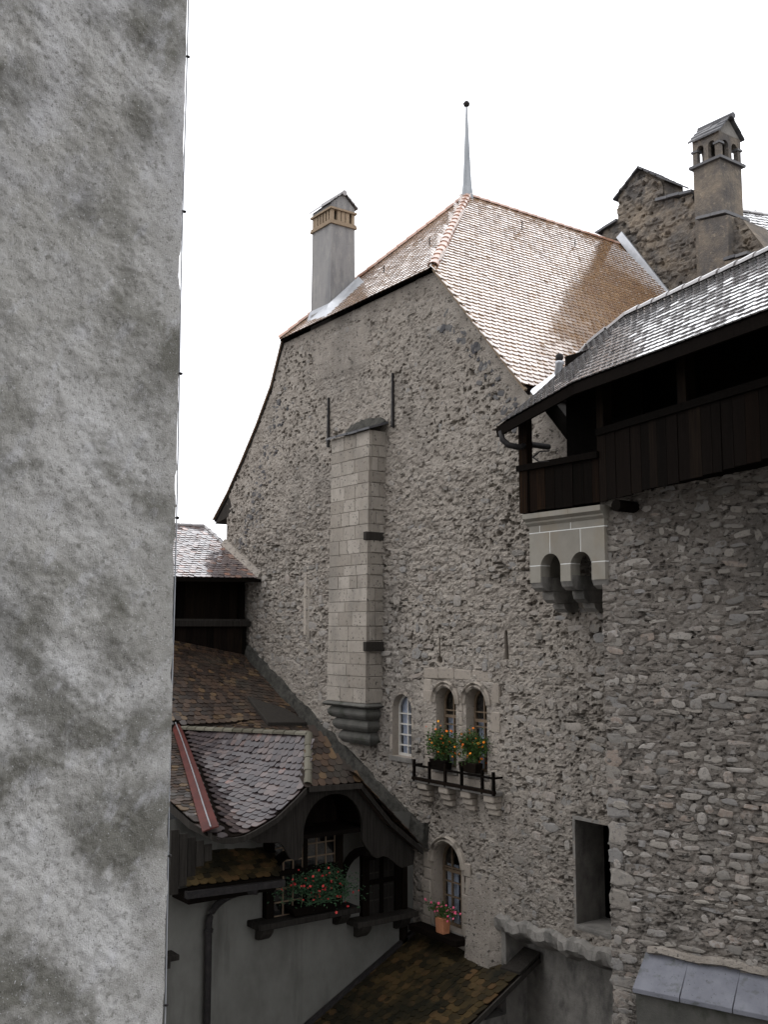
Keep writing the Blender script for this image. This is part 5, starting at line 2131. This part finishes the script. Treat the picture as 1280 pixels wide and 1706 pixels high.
# ------------------------------------------------------------------ timber gallery on the left
lg = thing('left_timber_gallery', 'dark timber gallery with small wet tiled roof above the old roof at left', 'gallery')
LGF = Frame((-25.7, 0), (0, 1))
rngp = random.Random(31)
y = 6.5
while y < 13.9:
    ww = min(rngp.uniform(.17, .25), 13.93 - y)
    MB().fbox(LGF, y + .003, y + ww - .003, -1.4, .10, -.03, rngp.uniform(-.006, .006)).build('board', 'wood', lg)
    y += ww
MB().fbox(LGF, 6.5, 14.0, .10, .26, -.08, .12).build('rail', 'wood_grey', lg, bevel=.015)
MB().fbox(LGF, 6.5, 14.0, .262, .31, -.05, .06).build('rail_cap', 'wood_grey', lg)
for y in (7.5, 9.6, 11.7, 13.8):
    MB().fbox(LGF, y - .08, y + .08, .31, 1.45, -.16, -.02).build('post', 'wood', lg)
y = 6.5
while y < 13.9:
    ww = min(rngp.uniform(.2, .3), 13.93 - y)
    MB().fbox(LGF, y + .003, y + ww - .003, .2, 1.6, -.32, -.28).build('back_board', 'wood', lg)
    y += ww
lroof = bpy.data.objects.new('gallery_roof', None)
COL.objects.link(lroof)
lroof.parent = lg
Sl, Lul, Lvl = bilin((-25.0, 6.3, 1.26), (-25.0, 13.98, 1.40), (-28.6, 13.98, 3.12), (-28.6, 6.3, 3.0))
tile_roof(lroof, Sl, (0, Lul), (0, Lvl), .155, .175, 'tile_lg', None, 300, seed=33, view=lambda x, y: x > 280, th=.02, jit=1.4)
sheet(Sl, [0, Lul], [-.01, Lvl], .08, 'roof_deck', 'wood', lroof)
ridge_tiles((-28.6, 13.95, 3.14), (-28.6, 6.3, 3.02), lroof, 'ridge_grey', .11, .4)
ridge_tiles((-26.9, 14.0, 2.34), (-28.6, 14.0, 3.16), lroof, 'ridge_grey', .08, .34, 'verge_tile')
mb = MB()
mb.box(-28.5, -26.0, 6.5, 13.95, -1.4, 1.3)
mb.build('gallery_core', 'interior', lg)
mb = MB()
rr = []
for k in range(16):
    q = k / 15
    a = -27.2 + 2.2 * q
    z_ = 1.40 + (3.12 - 1.40) * (-25.0 - a) / 3.6 + .03
    rr.append([np.array([a, 14.03, z_ - .1]), np.array([a, 13.84, z_ - .02]), np.array([a, 13.90, z_ + .07]), np.array([a, 13.96, z_ + .18]), np.array([a, 14.03, z_ + .18])])
mb.loft(rr)
mb.build('mortar_fillet', 'mortar', lg)

# ------------------------------------------------------------------ mossy lean-to roof at the bottom
lean = thing('lean_to_roof', 'mossy brown tile lean-to roof in the yard corner under the arched window', 'roof')
zl0, ml = -6.42, .50


def S_lean(u, v):                                            # u = X, v up slope
    b = 9.3 + v * .894
    return np.array([u, b, zl0 - ml * (14.0 - b)])


tile_roof(lean, S_lean, (-18.1, -14.95), (0, 5.2), .15, .168, 'tile_moss', lambda P, u, v: P[1] < (13.9 if P[0] < -15.5 else 14.6), 300, seed=41, jit=1.8)
mb = MB()
ctr = [S_lean(-18.15, 0), S_lean(-14.9, 0), S_lean(-14.9, 5.85), S_lean(-15.45, 5.85), S_lean(-15.45, 5.25), S_lean(-18.15, 5.25)]
n = 6
mb.add(list(ctr) + [p - (0, 0, .10) for p in ctr], [tuple(range(n)), tuple(range(2 * n - 1, n - 1, -1))] + [(i, (i + 1) % n, n + (i + 1) % n, n + i) for i in range(n)])
mb.build('roof_deck', 'wood', lean)
mb = MB()
mb.beam(S_lean(-14.9, 0) + (.03, 0, -.06), S_lean(-14.9, 5.8) + (.03, 0, -.06), .04, .09)
mb.build('verge_board', 'wood_grey', lean)
mb = MB()
mb.beam(S_lean(-18.12, 0) + (0, 0, .05), S_lean(-18.12, 5.2) + (0, 0, .05), .10, .12)
mb.build('side_flashing', 'iron', lean)
mb = MB()                                                    # grey capping plank at the top corner
p = [S_lean(-15.35, 5.15), S_lean(-14.85, 5.2), S_lean(-14.85, 5.8), S_lean(-15.35, 5.8)]
mb.hexa([q + (0, 0, .03) for q in p], [q + (0, 0, .08) for q in p])
mb.build('capping', 'wood_grey', lean)
for a in (-14.98, -18.0):
    MB().box(a - .08, a + .08, 9.5, 9.66, -10.5, zl0 - ml * 4.45 - .12).build('post', 'wood', lean)
mb = MB()
mb.box(-18.1, -15.2, 13.1, 13.9, -10.5, -7.2)
mb.build('back_wall', 'old_stone', lean)

# ------------------------------------------------------------------ the near tower wall at left
EDGE = ray(289, 1050)
EDGE = EDGE * (5.5 / (EDGE @ FWD))
NW = Frame((EDGE[0], EDGE[1]), (0, 1))                       # s = Y from the edge (negative inside), faces +X
near = thing('plaster_wall', 'rough grey stained plaster wall filling the left foreground', 'wall')


def h_near(S, T):
    h = .08 * (fbm(S * .9, T * .9, 91) - .5) + .060 * (fbm(S * 3.0, T * 3.6, 92) - .5) + .022 * (fbm(S * 11 + T * 5, T * 10, 93) - .5) + .014 * (fbm(S * 48, T * 48, 94, 3) - .5)
    return h * (.12 + .88 * sstep(-.0, -.22, S))


def edge_wob(T):
    return .016 * (fbm(T * 1.1, T * 0 + 3, 95) - .5) + .014 * (fbm(T * 7, T * 0 + 5, 96) - .5) - .008 * sstep(.60, .70, fbm(T * 5, T * 0 + 8, 97, 3))


ts_ = np.linspace(-3.0, 4.2, 260)
no = [(-1.35, -3.0)] + [(float(edge_wob(np.array([t]))[0]), float(t)) for t in ts_] + [(-1.35, 4.2)]
rough_wall('wall_face', NW, no, [], .0085, h_near, 'near', near)
mb = MB()
mb.fbox(NW, -9, -.02, -10.5, 19, -7.5, -.06)  # unseen tower bulk, deepened and heightened to shade the house and yard
mb.fbox(NW, -9, -1.33, -10.5, 19, -.06, -.01)
mb.fbox(NW, -1.33, .0, 4.18, 19, -.06, -.01)
mb.fbox(NW, -1.33, .0, -10.5, -2.98, -.06, -.01)
mb.build('tower_body', 'near', near)
mb = MB()                                                    # unseen block behind the viewpoint, added to shade the yard
mb.box(-5.6, 14, -10, -1.4, -10.5, 13.0)
mb.build('unseen_shade_range', 'near', near)
cab = thing('lightning_cable', 'thin lightning conductor cable clipped down the plaster wall edge', 'cable')
mb = MB()
mb.tube([NW.p(.006 + .003 * math.sin(t * 2.3), t, -.012) for t in np.linspace(-3.2, 4.4, 60)], .0042, 6)
mb.build('cable_wire', 'cable', cab)
for y in (85, 347, 620, 862, 1165, 1425, 1672):
    t = NW.st(290, y)[1]
    mb = MB()
    mb.tube([NW.p(-.01, t, -.012), NW.p(.022, t, -.012)], .005, 6)
    mb.tube([NW.p(.014, t - .008, -.012), NW.p(.014, t - .004, -.012), NW.p(.014, t + .004, -.012), NW.p(.014, t + .008, -.012)], [.004, .011, .011, .004], 8)
    mb.build('cable_clip', 'iron', cab)


# ------------------------------------------------------------------ flowers
def plant(name, label, base, rx, ry, h, nleaf, nflow, petals, leafm, box=None, pot=None, seed=0, spread=0.0, droop=0.0):
    t = thing(name, label, 'plant')
    rg = np.random.default_rng(seed)
    base = np.array(base, float)

    cl = [(rg.uniform(-.8, .8), rg.uniform(-.7, .7), rg.uniform(-.55, .75), rg.uniform(.22, .42)) for _ in range(11)]

    def rand_p(out=1.0):
        c_ = cl[int(rg.integers(len(cl)))]
        q = np.array(c_[:3]) + rg.normal(0, 1, 3) * c_[3] * out
        q[2] = max(q[2], -1.0 - droop)
        return base + np.array([q[0] * rx, q[1] * ry, h * .5 + q[2] * h * .5 - droop * max(0, abs(q[1]) - .6) * .3])
    V, Q, Rn = [], [], []
    for k in range(nleaf):
        c = rand_p()
        d = rg.normal(0, 1, 3)
        d[2] = abs(d[2]) * .6
        d /= np.linalg.norm(d)
        u = np.cross(d, rg.normal(0, 1, 3))
        u /= np.linalg.norm(u)
        L_ = rg.uniform(.035, .075)
        n_ = np.cross(d, u)
        i = len(V)
        V += [c, c + d * L_ * .5 + u * L_ * .28 + n_ * .008, c + d * L_ - n_ * .006, c + d * L_ * .5 - u * L_ * .28 + n_ * .008]
        Q.append((i, i + 1, i + 2, i + 3))
        Rn += [rg.random()] * 4
    me = np_mesh('foliage', np.array(V), np.array(Q))
    a = me.attributes.new('rnd', 'FLOAT', 'POINT')
    a.data.foreach_set('value', np.array(Rn, np.float32))
    o = link('foliage', me, leafm, t)
    o['kind'] = 'stuff'
    mb = MB()
    for k in range(26):
        c = rand_p()
        mb.tube([base + np.array([rg.uniform(-.6, .6) * rx, rg.uniform(-.5, .5) * ry, .0]), (base + c) / 2 + (0, 0, .02), c], [.006, .005, .003], 4)
    mb.build('stems', leafm, t)
    for k in range(nflow):
        c = rand_p(1.25)
        c = c + (c - (base + (0, 0, h * .5))) * rg.uniform(.05, .3)
        r = rg.uniform(.018, .033)
        ax = np.array([.5, -.7, .5]) + rg.normal(0, .35, 3)
        ax /= np.linalg.norm(ax)
        u = np.cross(ax, (0, 0, 1))
        u /= np.linalg.norm(u)
        v = np.cross(ax, u)
        mb = MB()
        ring_ = []
        for i in range(10):
            q = 2 * math.pi * i / 10
            rr_ = r * (1.0 if i % 2 == 0 else .72)
            ring_.append(c + rr_ * (math.cos(q) * u + math.sin(q) * v) + ax * .008)
        mb.add([c, c + ax * .014] + ring_, [(1, 2 + i, 2 + (i + 1) % 10) for i in range(10)] + [(0, 2 + (i + 1) % 10, 2 + i) for i in range(10)])
        mb.build('flower', petals, t)
    if box:
        mb = MB()
        wx, wy, hh = box
        z0 = base[2] - hh
        mb.hexa([base + (-wx * .9, -wy * .85, -hh), base + (wx * .9, -wy * .85, -hh), base + (wx * .9, wy * .85, -hh), base + (-wx * .9, wy * .85, -hh)],
                [base + (-wx, -wy, .02), base + (wx, -wy, .02), base + (wx, wy, .02), base + (-wx, wy, .02)])
        mb.build('planter_box', 'wood' if pot is None else pot, t, bevel=.008)
    return t


c2x = (p2[:, 0].min() + p2[:, 0].max()) / 2
p3 = np.array(W3)
c3x = (p3[:, 0].min() + p3[:, 0].max()) / 2
zb2 = p2[:, 1].min()
plant('flower_box', 'orange flowers spilling from the left twin window', (c2x - .02, 13.86, zb2 + .16), .36, .22, .62, 1300, 36, 'orange', 'leaf', (.27, .10, .17), None, 1, droop=.1)
plant('flower_box', 'orange flowers spilling from the right twin window', (c3x - .04, 13.86, zb2 + .20), .38, .22, .58, 1300, 42, 'orange', 'leaf', (.27, .10, .17), None, 2, droop=.1)
zb4 = lo4[:, 1].min()
c4x = (lo4[:, 0].min() + lo4[:, 0].max()) / 2
plant('potted_flowers', 'pink flowers in a clay pot at the lower arched window', (c4x + .08, 13.80, zb4 + .26), .30, .16, .26, 420, 42, 'pink', 'leaf', (.13, .10, .28), 'pot', 3)
plant('window_flowers', 'red flowers trailing over the sill of the dormer window', (-17.86, 11.25, -5.36), .26, .85, .62, 2000, 60, 'red', 'leaf_dark', (.12, .55, .14), None, 4, droop=.5)
# sill board of the lower arched window
MB().fbox(G, lo4[:, 0].min() - .42, lo4[:, 0].max() + .25, zb4 - .14, zb4 - .02, .0, .36).build('sill_board', 'wood', bld, bevel=.01)
